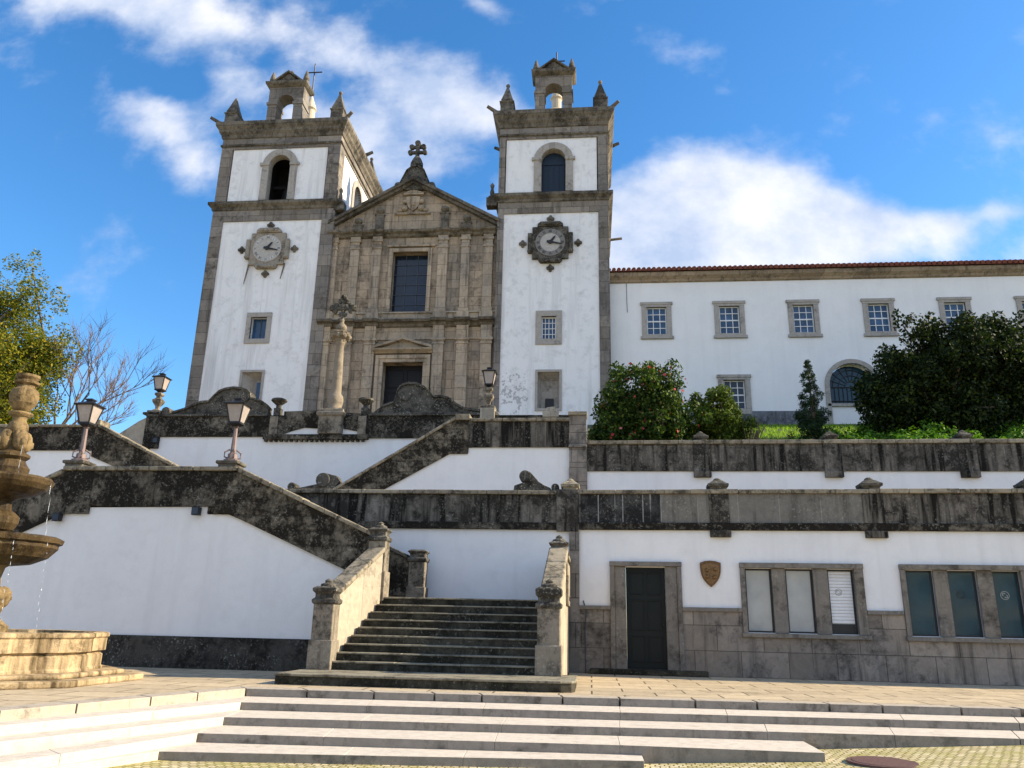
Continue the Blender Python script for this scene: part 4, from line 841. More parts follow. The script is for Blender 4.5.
def clock(cx, cz, style, k=1.0):
    y = 38.0; b = MB()
    b.box(cx-.95*k, cx+.95*k, y-.16, y, cz-.92*k, cz+.92*k)
    b.prism([(cx-.68*k, cz+.92*k), (cx+.68*k, cz+.92*k), (cx+.66*k, cz+1.08*k), (cx+.5*k, cz+1.2*k), (cx-.5*k, cz+1.2*k), (cx-.66*k, cz+1.08*k)], y-.24, y)
    b.prism([(cx-.62*k, cz-.92*k), (cx+.62*k, cz-.92*k), (cx+.6*k, cz-1.05*k), (cx+.5*k, cz-1.15*k), (cx-.5*k, cz-1.15*k), (cx-.6*k, cz-1.05*k)], y-.24, y)
    b.box(cx-1.18*k, cx-.95*k, y-.22, y, cz-.58*k, cz+.55*k); b.box(cx+.95*k, cx+1.18*k, y-.22, y, cz-.58*k, cz+.55*k)
    for sx in (-1, 1):
        b.tube([(cx+sx*1.06*k, y-.2, cz-.5*k), (cx+sx*1.06*k, y-.2, cz+.5*k)], .09, 10); b.lathe(cx+sx*1.06*k, y-.2, [(0, cz-.62*k), (.13, cz-.56*k), (.15, cz-.46*k), (0, cz-.36*k)], 10)
        b.tube([(cx-.5*k, y-.22, cz+sx*1.06*k), (cx+.5*k, y-.22, cz+sx*1.06*k)], .10, 10)
    f = b.build('clock', M_CAP if style else M_CLK, ch, bevel=0.03)
    for dx, dz in ((0, 1.42), (0, -1.42), (-1.45, 0), (1.45, 0)):
        q = .2*k; X_, Z_ = cx+dx*k, cz+dz*k; b = MB()
        b.prism([(X_-q, Z_), (X_, Z_-q), (X_+q, Z_), (X_, Z_+q)], y-.10, y); b.lathe(X_, y-.1, [(0, Z_-.1), (.08, Z_-.06), (.1, Z_), (.08, Z_+.06), (0, Z_+.1)], 10)
        for ex, ez in ((1, 0), (-1, 0), (0, 1), (0, -1)): b.disc(X_+ex*q*.62, y-.09, y, Z_+ez*q*.62, .085*k, 10)
        b.build('diamond_boss', M_CORN, f)
    b = MB(); b.annulus(cx, y-.19, y-.14, cz, .52*k, .78*k, 0, 360, 36); b.build('chapter_ring', M_DIALDK if style else M_DIAL, f)
    b = MB(); b.disc(cx, y-.185, y-.15, cz, .53*k, 36); b.build('dial', M_DIAL, f)
    if not style:
        for h in range(12):
            a = 2*math.pi*h/12; b = MB(); b.disc(cx+.64*k*math.sin(a), y-.197, y-.188, cz+.64*k*math.cos(a), .105, 12); b.build('hour_plaque', M_ENAMEL, f)
    for h, s in enumerate(('XII', 'I', 'II', 'III', 'IIII', 'V', 'VI', 'VII', 'VIII', 'IX', 'X', 'XI')):
        a = 2*math.pi*h/12; b = MB(); numeral(b, s, cx+.64*k*math.sin(a), cz+.64*k*math.cos(a), .15, a, y-.204); b.build('numeral', M_NUMERAL, f)
    b = MB()
    for ang, L, wd, tail in ((38.5, .46, .085, .10), (102, .68, .065, .18)):
        a = R(ang); d = (math.sin(a), math.cos(a)); n = (d[1], -d[0])
        P = [(-tail, -wd), (-tail, wd), (L*.8, wd*.55), (L, 0), (L*.8, -wd*.55)]
        b.prism([(cx+(t*d[0]+s*n[0])*k, cz+(t*d[1]+s*n[1])*k) for t, s in P], y-.235-(.012 if L > .5 else 0), y-.225-(.012 if L > .5 else 0))
    b.disc(cx, y-.255, y-.2, cz, .11, 14); b.build('clock_hands', M_NUMERAL, f)
clock(-17.28, 20.34, 0, 1.02); clock(-1.98, 20.30, 1, 1.0)
for xa, xb, zt, zb in ((-18.26, -18.42, 19.5, 18.35), (-16.26, -16.42, 19.5, 18.6)): b = MB(); b.tube([(xa, 37.96, zt), (xb, 37.96, zb)], [.045, .02], 6); b.build('drip_chain', M_CORN, ch)

# granite facade between the towers
FY = 38.28
b = MB(); b.facade(-13.75, -4.80, 8.0, 21.1, FY, [(-10.53, -8.44, 9.9, 13.90), (-10.40, -8.49, 16.66, 20.12)], 0.7); b.build('facade', M_FACADE, ch)
b = MB(); b.prism([(-13.75, 21.1), (-4.80, 21.1), (-4.80, 21.7), (-9.5, 24.35), (-13.75, 21.95)], FY, FY+.5); b.build('tympanum', M_FACADE, ch)
PU = [(-13.92, -13.48), (-12.75, -12.26), (-11.54, -11.05), (-7.96, -7.45), (-6.71, -6.27), (-5.52, -5.03)]
for a, c in PU:
    b = MB(); b.box(a, c, FY-.16, FY+.1, 16.66, 20.30); b.box(a-.05, c+.05, FY-.22, FY+.1, 16.6, 16.85); b.box(a-.04, c+.04, FY-.20, FY+.1, 20.30, 20.40); b.box(a+.01, c-.01, FY-.17, FY+.1, 20.40, 20.78); b.box(a-.06, c+.06, FY-.23, FY+.1, 20.72, 20.84); b.box(a-.02, c+.02, FY-.19, FY+.1, 20.84, 21.05)
    b.build('pilaster', M_PIL, ch, bevel=0.012)
PL = [(-13.98, -13.46), (-12.80, -12.25), (-11.56, -11.02), (-7.98, -7.43), (-6.75, -6.17), (-5.50, -4.95)]
for a, c in PL:
    b = MB(); b.box(a, c, FY-.24, FY+.1, 9.6, 14.82); b.box(a-.06, c+.06, FY-.31, FY+.1, 9.4, 10.2); b.box(a-.04, c+.04, FY-.28, FY+.1, 14.82, 14.92); b.box(a-.08, c+.08, FY-.33, FY+.1, 15.02, 15.14); b.box(a-.02, c+.02, FY-.27, FY+.1, 14.92, 15.85)
    b.build('pilaster', M_PIL, ch, bevel=0.012)
def entab(x0, x1, prof, name, breaks, yy, add=0.1, mat=None):
    b = MB(); b.mould(x0, x1, yy, prof)
    for a, c in breaks: b.mould(a-.12, c+.12, yy-add, prof)
    b.build(name, mat or M_CORN, ch)
b = MB(); b.mould(-13.75, -4.80, FY, [(0.0, 15.12), (0.09, 15.14), (0.09, 15.24), (0.04, 15.26), (0.04, 15.82)]); b.build('entablature', M_PIL, ch)
entab(-13.9, -4.82, [(0.05, 15.80), (0.16, 15.86), (0.20, 15.95), (0.42, 16.02), (0.48, 16.12), (0.40, 16.18)], 'lower_cornice', PL, FY, .16)
b = MB(); b.mould(-13.75, -4.80, FY, [(0.10, 16.15), (0.10, 16.55), (0.18, 16.58), (0.16, 16.66)])
for a, c in PU: b.box(a-.1, c+.1, FY-.25, FY+.1, 16.17, 16.60)
b.build('pedestal_course', M_PIL, ch, bevel=0.01)
entab(-13.95, -4.72, [(0.05, 21.0), (0.14, 21.05), (0.18, 21.15), (0.34, 21.22), (0.38, 21.33), (0.1, 21.40)], 'upper_cornice', PU, FY, .1)
b = MB()
b.ribbon([(-14.0, 21.62), (-9.5, 24.18), (-4.68, 21.42)], 0, .16, FY-.28, FY+.5); b.ribbon([(-14.05, 21.78), (-9.5, 24.34), (-4.62, 21.58)], 0, .18, FY-.42, FY+.6); b.build('raking_cornice', M_CORN, ch)
# window and door
b = MB(); b.frame(-10.40, -8.49, 16.68, 20.12, 0.20, FY-.14, FY+.1, sill=False); b.box(-10.75, -8.15, FY-.16, FY+.1, 20.42, 20.5); wn = b.build('window_surround', M_PIL, ch, bevel=0.012)
b = MB(); b.box(-10.40, -8.49, FY+.4, FY+.42, 16.66, 20.12); b.build('pane', M_GLASS, wn)
b = MB()
for i in range(1, 3): xx = -10.40+1.91*i/3; b.box(xx-.018, xx+.018, FY+.36, FY+.405, 16.66, 20.12)
for i in range(1, 6): zz = 16.66+3.46*i/6; b.box(-10.4, -8.49, FY+.36, FY+.405, zz-.018, zz+.018)
b.build('glazing_bars', M_GREYBAR, wn)
b = MB(); b.frame(-10.53, -8.44, 9.9, 13.90, 0.36, FY-.16, FY+.1, sill=False); b.frame(-10.72, -8.25, 9.9, 14.08, 0.19, FY-.22, FY+.1, sill=False)
b.mould(-11.05, -7.98, FY-.16, [(0.02, 14.36), (0.10, 14.42), (0.26, 14.50), (0.28, 14.58), (0.1, 14.62)])
b.ribbon([(-11.05, 14.58), (-9.5, 15.05), (-7.98, 14.58)], 0, .13, FY-.44, FY+.1); b.prism([(-10.9, 14.58), (-8.1, 14.58), (-9.5, 15.06)], FY-.2, FY+.1); wn = b.build('door_surround', M_PIL, ch, bevel=0.01)
b = MB(); b.box(-10.53, -8.44, FY+.5, FY+.56, 9.9, 13.90)
for a, c in ((-10.40, -9.56), (-9.42, -8.57)):
    for z0, z1 in ((10.1, 11.3), (11.5, 12.5), (12.7, 13.7)): b.frame(a+.06, c-.06, z0+.06, z1-.06, .05, FY+.46, FY+.52)
dr = b.build('door', M_DOOR2, ch); b = MB(); b.lathe(-9.35, FY+.44, [(0, 11.2), (.05, 11.24), (.05, 11.3), (0, 11.34)], 10); b.build('handle', M_IRON, dr)
# tympanum reliefs: arms and four urns
b = MB(); b.box(-10.48, -8.50, FY-.14, FY+.05, 22.36, 22.46); b.box(-10.05, -8.92, FY-.14, FY+.05, 23.55, 23.66); b.prism([(-10.1, 23.64), (-8.88, 23.64), (-9.5, 23.9)], FY-.12, FY+.05)
b.prism(shield(-9.49, 22.55, 23.45, .38), FY-.13, FY+.02)
for x_, z_, r_ in ((-9.95, 22.75, .2), (-9.03, 22.75, .2), (-10.2, 22.62, .16), (-8.78, 22.62, .16), (-9.95, 23.15, .15), (-9.03, 23.15, .15), (-9.49, 23.0, .2), (-9.62, 23.2, .1), (-9.36, 23.2, .1)):
    b.lathe(x_, FY-.06, [(0, z_-r_), (r_*.8, z_-r_*.5), (r_*.9, z_+r_*.3), (0, z_+r_)], 10)
b.build('coat_of_arms', M_PIL, ch, bevel=0.01)
for x_, z_ in ((-12.45, 21.42), (-11.28, 21.42), (-7.70, 21.42), (-6.48, 21.42)):
    tall = .62 if -11.5 < x_ < -7 else 0.02
    b = MB(); b.box(x_-.23, x_+.23, FY-.12, FY+.05, z_, z_+.30+tall); b.box(x_-.28, x_+.28, FY-.15, FY+.05, z_+.30+tall, z_+.38+tall)
    b.lathe(x_, FY-.1, [(.1, z_+.38+tall), (.12, z_+.42+tall), (.22, z_+.52+tall), (.2, z_+.66+tall), (.08, z_+.74+tall), (0.0, z_+.8+tall)], 12); b.build('urn_relief', M_CORN, ch)
# crowning pedestal with archiepiscopal cross
b = MB(); b.prism([(-10.55, 23.85), (-10.52, 24.08), (-10.30, 24.2), (-10.2, 24.4), (-10.02, 24.75), (-9.93, 25.05), (-9.75, 25.22), (-9.6, 25.30), (-9.35, 25.30), (-9.15, 25.22), (-8.98, 25.05), (-8.9, 24.7), (-8.7, 24.35), (-8.6, 24.15), (-8.38, 24.02), (-8.35, 23.8)], 38.1, 38.75)
b.disc(-10.38, 38.05, 38.8, 24.1, .19, 16); b.disc(-8.5, 38.05, 38.8, 24.05, .19, 16)
b.ribbon([(-10.3, 24.2), (-9.95, 25.0), (-9.6, 25.28), (-9.35, 25.28), (-8.95, 25.0), (-8.6, 24.15)], -.05, .05, 38.02, 38.82)
b.lathe(-9.47, 38.4, [(.3, 25.25), (.36, 25.4), (.35, 25.6), (.25, 25.85), (.14, 26.05)], 16); cr = b.build('cross_pedestal', M_BLACKST, ch, bevel=0.02)
b = MB(); b.box(-9.57, -9.37, 38.32, 38.5, 25.9, 26.85); b.box(-9.80, -9.14, 38.33, 38.49, 26.24, 26.40); b.box(-9.74, -9.2, 38.33, 38.49, 26.58, 26.74)
for x_, z_, r_ in ((-9.88, 26.32, .13), (-9.06, 26.32, .13), (-9.80, 26.67, .14), (-9.14, 26.67, .14), (-9.47, 26.9, .16)): b.disc(x_, 38.3, 38.52, z_, r_, 14)
b.build('stone_cross', M_BLACKST, cr, bevel=0.01)
for x_ in (-5.15, -13.55):
    b = MB(); b.box(x_-.28, x_+.28, 37.9, 38.4, 22.6, 23.1); b.lathe(x_, 38.1, [(.2, 23.1), (.22, 23.2), (.1, 23.26), (.12, 23.5), (.07, 23.72), (.1, 23.8), (.12, 23.92), (.0, 24.08)], 10); b.build('corner_urn', M_CORN, ch)
# nave behind
b = MB(); b.box(-13.7, -4.85, 38.8, 68, 8, 21.0); b.build('nave', M_TOWER, ch)
b = MB(); b.prism([(-13.9, 21.0), (-4.7, 21.0), (-9.4, 23.7)], 38.85, 68); b.build('nave_roof', M_TILE, ch)

# ================================================================== CONVENT WING
cv = thing('convent_building', (1.15, 38.6, 9.8), 'long white convent wing with red tile eaves and small paned windows beside the church', 'building')
tops = [3.44+3.635*i for i in range(8)]; AX = 12.75
lowx = [7.1, 18.0, 21.65, 25.3]
ops = [(x_-.50, x_+.50, 15.38, 16.86) for x_ in tops] + [(x_-.51, x_+.51, 11.45, 12.93) for x_ in lowx] + [(AX-1.12, AX+1.12, 11.70, 12.62, True)]
b = MB(); b.facade(0.85, 31, 8.0, 18.3, 38.6, ops, 0.45); b.face([(31, 38.6, 8), (31, 50, 8), (31, 50, 18.3), (31, 38.6, 18.3)]); b.build('wall', M_WING, cv)
b = MB()
for a, c in ((0.9, 11.25), (14.3, 31.0)): b.box(a, c, 38.52, 38.7, 8, 11.34)
b.build('plinth', stone('blue grey plinth', (0.17, 0.18, 0.20), .5, 1.0, .6, .1, None, .3), cv, bevel=0.015)
b = MB(); b.mould(0.9, 31, 38.6, [(0.02, 18.22), (0.10, 18.26), (0.14, 18.36), (0.30, 18.5), (0.34, 18.66), (0.30, 18.72)]); b.build('eaves_cornice', stone('eaves stone', (0.30, 0.235, 0.165), .42, .8, .5, .1, (1.6, 3), .3), cv)
b = MB(); xx = 1.05
while xx < 31.2:
    b.tube([(xx, 38.12, 18.80), (xx, 44, 21.0)], 0.105, 8); b.hexa([(xx+.08, 38.18, 18.72), (xx+.20, 38.18, 18.72), (xx+.20, 44, 20.93), (xx+.08, 44, 20.93), (xx+.08, 38.18, 18.76), (xx+.20, 38.18, 18.76), (xx+.20, 44, 20.97), (xx+.08, 44, 20.97)]); xx += 0.255
b.build('roof', M_TILE, cv)
b = MB(); b.prism_yz([(44, 21.0), (50, 18.7), (50, 18.4), (38.4, 18.6), (38.4, 18.74)], 1.15, 31); b.build('rear_roof', M_TILE, cv)
for x_ in tops:
    b = MB(); b.frame(x_-.50, x_+.50, 15.38, 16.86, 0.25, 38.53, 38.72); b.box(x_-.82, x_+.82, 38.50, 38.65, 16.98, 17.13); b.box(x_-.83, x_+.83, 38.50, 38.65, 15.13, 15.28); wn = b.build('window', M_TRIM, cv, bevel=0.012)
    sash(wn, x_-.50, x_+.50, 15.38, 16.86, 38.68, 3, 4)
for x_ in lowx:
    b = MB(); b.frame(x_-.51, x_+.51, 11.45, 12.93, 0.26, 38.50, 38.72); b.box(x_-.83, x_+.83, 38.47, 38.65, 13.05, 13.20); wn = b.build('window', M_TRIM, cv, bevel=0.012)
    sash(wn, x_-.51, x_+.51, 11.45, 12.93, 38.68, 3, 4, gl=M_GLASS)
b = MB(); b.arch(AX-1.12, AX+1.12, 8.2, 12.62, 0.22, 38.5, 38.75); b.box(AX-1.3, AX+1.3, 38.5, 38.8, 11.56, 11.7); wn = b.build('arched_window', M_TRIM, cv, bevel=0.012)
b = MB(); b.prism([(AX-1.1, 11.7), (AX+1.1, 11.7)] + [(AX+1.1*math.cos(math.pi*i/16), 12.62+1.1*math.sin(math.pi*i/16)) for i in range(17)], 38.95, 38.97); b.build('pane', simple('teal arch glass', (0.012, 0.05, 0.075), 0.1, spec=0.35, var=0.3, scale=1.0), wn)
b = MB()
for i in range(11): xx = AX-1.0+i*.2; b.box(xx-.014, xx+.014, 38.90, 38.93, 11.7, 12.62)
for q in (.3, .6, .88): b.annulus(AX, 38.90, 38.93, 12.62, q-.014, q+.014, 0, 180, 20)
for i in range(1, 9): a = math.pi*i/9; b.tube([(AX+.3*math.cos(a), 38.915, 12.62+.3*math.sin(a)), (AX+1.1*math.cos(a), 38.915, 12.62+1.1*math.sin(a))], .013, 5)
b.box(AX-1.1, AX+1.1, 38.89, 38.94, 12.60, 12.64); b.box(AX-1.1, AX+1.1, 38.89, 38.94, 11.9, 11.93); b.build('iron_grille', M_IRON, wn)
b = MB(); b.tube([(1.95, 38.57, 18.2), (1.95, 38.57, 17.2), (1.97, 38.57, 16.6)], .012, 5); b.build('cable', M_GREYBAR, cv)

# ================================================================== STREET LAMPS
def lantern(prefix_parent, cx, cy, zb, zt, wb, wt):
    q = MB(); q.ring(cx, cx, cy, cy, [(wb/2, zb), (wt/2, zt)]); q.build('lamp_glass', M_LAMPGLASS, prefix_parent)
    f = MB(); e = 0.022
    for sx in (-1, 1):
        for sy in (-1, 1): f.tube([(cx+sx*wb/2, cy+sy*wb/2, zb-.02), (cx+sx*wt/2, cy+sy*wt/2, zt+.01)], e, 5)
    f.ring(cx, cx, cy, cy, [(wb/2+.03, zb-.04), (wb/2+.02, zb+.012)]); f.ring(cx, cx, cy, cy, [(.05, zb-.12), (wb/2+.01, zb-.035)])
    f.ring(cx, cx, cy, cy, [(wt/2+.05, zt), (wt/2+.06, zt+.03), (wt/2*.42, zt+.13)]); f.ring(cx, cx, cy, cy, [(.08, zt+.12), (.08, zt+.16), (.10, zt+.165), (.10, zt+.2), (.06, zt+.22)]); f.build('lantern_frame', M_IRON, prefix_parent)
def lamp_a(x, y, z, label, tilt=0):
    t = thing('street_lamp', (x, y, z), label, 'street lamp', group='lamps on the double stair')
    b = MB(); b.lathe(x, y, [(.22, z), (.22, z+.05), (.13, z+.09), (.12, z+.2), (.07, z+.24)], 8)
    for k in range(4):
        a = k*math.pi/2+.6; b.tube([(x+.08*math.cos(a), y+.08*math.sin(a), z+.32), (x+.2*math.cos(a), y+.2*math.sin(a), z+.24), (x+.2*math.cos(a), y+.2*math.sin(a), z+.12), (x+.1*math.cos(a), y+.1*math.sin(a), z+.08)], .022, 5)
    b.tube([(x, y, z+.2), (x, y, z+.55), (x, y, z+.93)], [.075, .062, .048], 8); b.lathe(x, y, [(.05, z+.88), (.085, z+.91), (.05, z+.95)], 10); b.build('post', M_RUST, t)
    lantern(t, x, y, z+1.03, z+1.48, .27, .46); return t
lamp_a(-9.1, 19.36, 4.97, 'iron lantern street lamp on the wall corner where the handrail starts sloping down')
lamp_a(-13.2, 19.36, 4.97, 'iron lantern street lamp on the left wall end just behind the fountain')
def lamp_c(x, y, z, label):
    t = thing('street_lamp', (x, y, z), label, 'street lamp', group='lamps on the church terrace')
    b = MB(); b.box(x-.27, x+.27, y-.27, y+.27, z, z+.09); b.lathe(x, y, [(.2, z+.08), (.2, z+.14), (.1, z+.2), (.11, z+.3), (.24, z+.46), (.26, z+.55), (.13, z+.64), (.11, z+.7), (.2, z+.76), (.2, z+.84), (.07, z+.88)], 4, square=True); b.build('stone_baluster', M_NEWEL, t, bevel=0.015)
    lantern(t, x, y, z+.99, z+1.46, .28, .45); return t
lamp_c(-17.05, 29.18, 8.84, 'lantern on a stone baluster at the left end of the church terrace wall')
lamp_c(-3.82, 29.15, 8.95, 'lantern on a stone baluster in front of the right tower of the church')
# small floodlights under the parapets
for x, y, z, lab in ((-9.72, 19.06, 3.68, 'small black floodlight under the double stair parapet below the lantern by the sloping handrail'), (-13.35, 19.06, 3.5, 'small black floodlight under the left end of the double stair parapet by the fountain'), (-16.75, 28.9, 7.7, 'small black floodlight at the left end of the church terrace wall')):
    t = thing('floodlight', (x, y, z), lab, 'floodlight')
    b = MB(); b.box(x-.10, x+.10, y-.06, y+.08, z-.1, z+.1); b.build('housing', M_IRON, t, bevel=.01)
    b = MB(); b.box(x-.08, x+.08, y-.072, y-.055, z-.08, z+.08); b.build('lens', M_GLASS, t)

# ================================================================== FOUNTAIN
fx, fy = -11.25, 14.4
ft = thing('fountain', (fx, fy, 0), 'tiered baroque stone fountain with dripping bowls and lobed basin', 'fountain')
def octa(r, n=8, off=22.5): return [(fx+r*math.cos(R(off+360/n*i)), fy+r*math.sin(R(off+360/n*i))) for i in range(n)]
b = MB(); b.prism_xy(octa(2.95), 0.0, 0.11); b.prism_xy(octa(2.6), 0.11, 0.19); b.build('base_step', M_FOUNT, ft, bevel=0.03)
def lobed(prof, seg=96, n=8, amp=.035):
    mb = MB(); rings = []
    for r, z in prof:
        P = []
        for i in range(seg):
            a = 2*math.pi*i/seg; q = (a*n/(2*math.pi)) % 1.0
            k = 1 + amp*(1.0 if .22 < q < .78 else 0.0)-amp*.4*math.cos(2*math.pi*q)
            P.append((fx+r*k*math.cos(a+.3), fy+r*k*math.sin(a+.3), z))
        rings.append(mb.pts(P))
    for A, B in zip(rings, rings[1:]):
        for i in range(seg): j = (i+1) % seg; mb.addf([A+i, A+j, B+j, B+i])
    return mb
b = lobed([(q*.80, z) for q, z in [(2.60, 0.15), (2.60, 0.22), (2.57, 0.25), (2.57, 0.44), (2.52, 0.47), (2.52, 0.49), (2.62, 0.52), (2.62, 0.74), (2.66, 0.77), (2.66, 0.83), (2.58, 0.85), (2.42, 0.84), (2.40, 0.55), (2.38, 0.4)]]); b.build('basin', M_FOUNT, ft)
m_, nt_, p_ = new_mat('fountain water'); nt_.set(p_, 'Base Color', (0.05, 0.07, 0.06, 1)); nt_.set(p_, 'Roughness', 0.05); nt_.set(p_, 'Specular IOR Level', 0.6)
b = MB(); b.lathe(fx, fy, [(1.93, .62), (1.93, .66)], 48); b.build('water_surface', m_, ft)
b = MB(); b.lathe(fx, fy, [(0.5, .4), (0.5, .92), (.42, .98), (.3, 1.1), (.36, 1.25), (.34, 1.45), (.24, 1.6), (.22, 1.8), (.26, 1.98), (.4, 2.08)], 24)
b.build('pedestal', M_FOUNTM, ft)
for k in range(4):
    a = R(-20+90*k); cx, cy = fx+.36*math.cos(a), fy+.36*math.sin(a)
    b = MB(); b.lathe(cx, cy, [(.03, 1.24), (.11, 1.3), (.15, 1.42), (.14, 1.54), (.08, 1.62), (.0, 1.65)], 12); b.lathe(cx+.13*math.cos(a), cy+.13*math.sin(a), [(0, 1.38), (.05, 1.40), (.05, 1.46), (0, 1.48)], 8); b.build('carved_head', M_FOUNTM, ft, smooth=True)
b = MB(); b.lathe(fx, fy, [(.36, 2.02), (.65, 2.06), (.90, 2.18), (1.0, 2.30), (1.05, 2.36), (1.05, 2.42), (1.11, 2.45), (1.13, 2.53), (1.05, 2.57), (1.0, 2.5), (.6, 2.3), (.2, 2.3)], 64, lobes=16, amp=0.03); b.build('lower_bowl', M_FOUNTD, ft)
b = MB(); b.lathe(fx, fy, [(.30, 2.28), (.30, 2.42), (.16, 2.5), (.14, 2.6), (.25, 2.68), (.31, 2.80), (.32, 2.92), (.24, 3.0), (.17, 3.05), (.15, 3.2), (.2, 3.26), (.34, 3.32)], 24, lobes=8, amp=.06); b.build('stem', M_FOUNTD, ft)
b = MB(); b.lathe(fx, fy, [(.28, 3.3), (.5, 3.36), (.68, 3.47), (.76, 3.56), (.79, 3.64), (.75, 3.69), (.65, 3.64), (.35, 3.55), (.15, 3.55)], 48, lobes=12, amp=.04); b.build('upper_bowl', M_FOUNTD, ft)
b = MB(); b.lathe(fx, fy, [(.26, 3.55), (.31, 3.72), (.33, 3.86), (.26, 3.96), (.23, 4.02), (.30, 4.08), (.30, 4.13), (.19, 4.2), (.17, 4.3)], 24, lobes=8, amp=.05); b.build('upper_stem', M_FOUNTD, ft)
for k in range(4):
    a = R(-25+90*k); cx, cy = fx+.19*math.cos(a), fy+.19*math.sin(a)
    b = MB(); b.lathe(cx, cy, [(.05, 4.2), (.12, 4.28), (.135, 4.40), (.11, 4.52), (.07, 4.58), (0, 4.62)], 12); b.lathe(cx+.11*math.cos(a), cy+.11*math.sin(a), [(0, 4.28), (.06, 4.32), (.06, 4.42), (0, 4.46)], 8); b.lathe(cx-.08*math.sin(a), cy+.08*math.cos(a), [(0, 4.42), (.06, 4.46), (.05, 4.56), (0, 4.6)], 8); b.lathe(cx+.08*math.sin(a), cy-.08*math.cos(a), [(0, 4.42), (.06, 4.46), (.05, 4.56), (0, 4.6)], 8); b.build('carved_mask', M_FOUNTM, ft, smooth=True)
b = MB(); b.lathe(fx, fy, [(.17, 4.2), (.15, 4.5), (.19, 4.6), (.18, 4.72), (.12, 4.82), (.14, 4.9), (.22, 4.93), (.22, 4.97), (.11, 5.0)], 24); b.build('neck', M_FOUNTM, ft, smooth=True)
b = MB(); b.lathe(fx, fy, [(.10, 4.98), (.16, 5.05), (.23, 5.16), (.255, 5.30), (.235, 5.42), (.15, 5.50), (.15, 5.54), (.21, 5.57), (.22, 5.61), (.16, 5.64), (.21, 5.70), (.21, 5.75), (.0, 5.77)], 32, lobes=8, amp=.05); b.build('urn', M_FOUNTM, ft)
m_, nt_, p_ = new_mat('falling water'); nt_.set(p_, 'Base Color', (0.75, 0.8, 0.85, 1)); nt_.set(p_, 'Roughness', 0.08); nt_.set(p_, 'Transmission Weight', 0.55); nt_.set(p_, 'IOR', 1.33)
for r_, ang, za, zb in ((.78, 10, 3.62, 2.5), (.77, -62, 3.62, 2.5), (1.15, -8, 2.44, .68), (1.16, -38, 2.42, .68), (1.15, -75, 2.44, .68), (.42, -35, 4.3, 3.7)):
    b = MB(); a = R(ang); z = za; rr_ = random.Random(int(r_*100+ang))
    while z > zb:
        f = (za-z)/(za-zb); L = rr_.uniform(.03, .10) if r_ > .9 else rr_.uniform(.15, .4)
        q = r_+.05+.10*f; cx, cy = fx+q*math.cos(a)+rr_.uniform(-.012, .012), fy+q*math.sin(a)+rr_.uniform(-.012, .012)
        w_ = rr_.uniform(.004, .008); b.lathe(cx, cy, [(0, z), (w_, z-L*.5), (w_*1.2, z-L*.8), (0, z-L)], 6); z -= L+rr_.uniform(.02, .12 if r_ > .9 else .04)
    b.build('water_stream', m_, ft, smooth=True)

# ================================================================== GARDEN + VEGETATION
def lawn_z(y, x=0): return 6.45 if y < 26.2 else 6.45+(min(y, 38)-26.2)*0.347
b = MB(); ys_ = [25.85, 26.2, 28, 30, 32, 34, 36, 38.0, 39]
for a, c in zip(ys_, ys_[1:]): b.face([(-0.1, a, lawn_z(a)), (34, a, lawn_z(a)), (34, c, lawn_z(c)), (-0.1, c, lawn_z(c))])
structure(b.build('garden_slope', M_SOIL))
def leaves(name, mat, parent, clumps, n, size, seed, spread=1.0, aspect=0.55, up=0.0):
    """n leaf faces scattered around clump centres (x,y,z,radius)"""
    rg = np.random.default_rng(seed); C_ = np.array(clumps); wts = C_[:, 3]**2; wts = wts/wts.sum()
    k = rg.choice(len(C_), n, p=wts); d = rg.normal(size=(n, 3)); d /= np.linalg.norm(d, axis=1)[:, None]
    rad = C_[k, 3]*(0.35+0.75*rg.random(n)**0.6)*spread
    P = C_[k, :3]+d*rad[:, None]
    nrm = d*0.7+rg.normal(size=(n, 3))*0.7+np.array([0, 0, up]); nrm /= np.linalg.norm(nrm, axis=1)[:, None]
    t = np.cross(nrm, rg.normal(size=(n, 3))); t /= np.linalg.norm(t, axis=1)[:, None]; bt = np.cross(nrm, t)
    s = size*(0.6+0.8*rg.random(n))[:, None]
    V_ = np.stack([P-t*s, P+bt*s*aspect-nrm*s*.12, P+t*s, P-bt*s*aspect-nrm*s*.12], 1).reshape(-1, 3)
    sub = np.array(SUB[root_of(parent).name] if parent else (0, 0, 0)); V_ = V_-sub
    me = bpy.data.meshes.new(name); me.vertices.add(4*n); me.vertices.foreach_set('co', V_.astype(np.float32).ravel())
    me.loops.add(4*n); me.loops.foreach_set('vertex_index', np.arange(4*n, dtype=np.int32)); me.polygons.add(n)
    me.polygons.foreach_set('loop_start', np.arange(0, 4*n, 4, dtype=np.int32)); me.materials.append(mat); me.update(calc_edges=True); me.validate()
    o = bpy.data.objects.new(name, me); COL.objects.link(o)
    if parent: o.parent = parent
    return o
def clumps_in(ells, n, seed, rmin, rmax, shell=0.55):
    """clump centres filling ellipsoids (cx,cy,cz,rx,ry,rz), denser to the outside"""
    rg = random.Random(seed); out = []; vol = [e[3]*e[4]*e[5] for e in ells]
    while len(out) < n:
        e = rg.choices(ells, vol)[0]; d = Vector((rg.gauss(0, 1), rg.gauss(0, 1), rg.gauss(0, 1))).normalized(); q = shell+(1-shell)*rg.random()
        if rg.random() < .25: q *= rg.random()
        out.append((e[0]+d.x*e[3]*q, e[1]+d.y*e[4]*q, e[2]+d.z*e[5]*q, rg.uniform(rmin, rmax)))
    return out
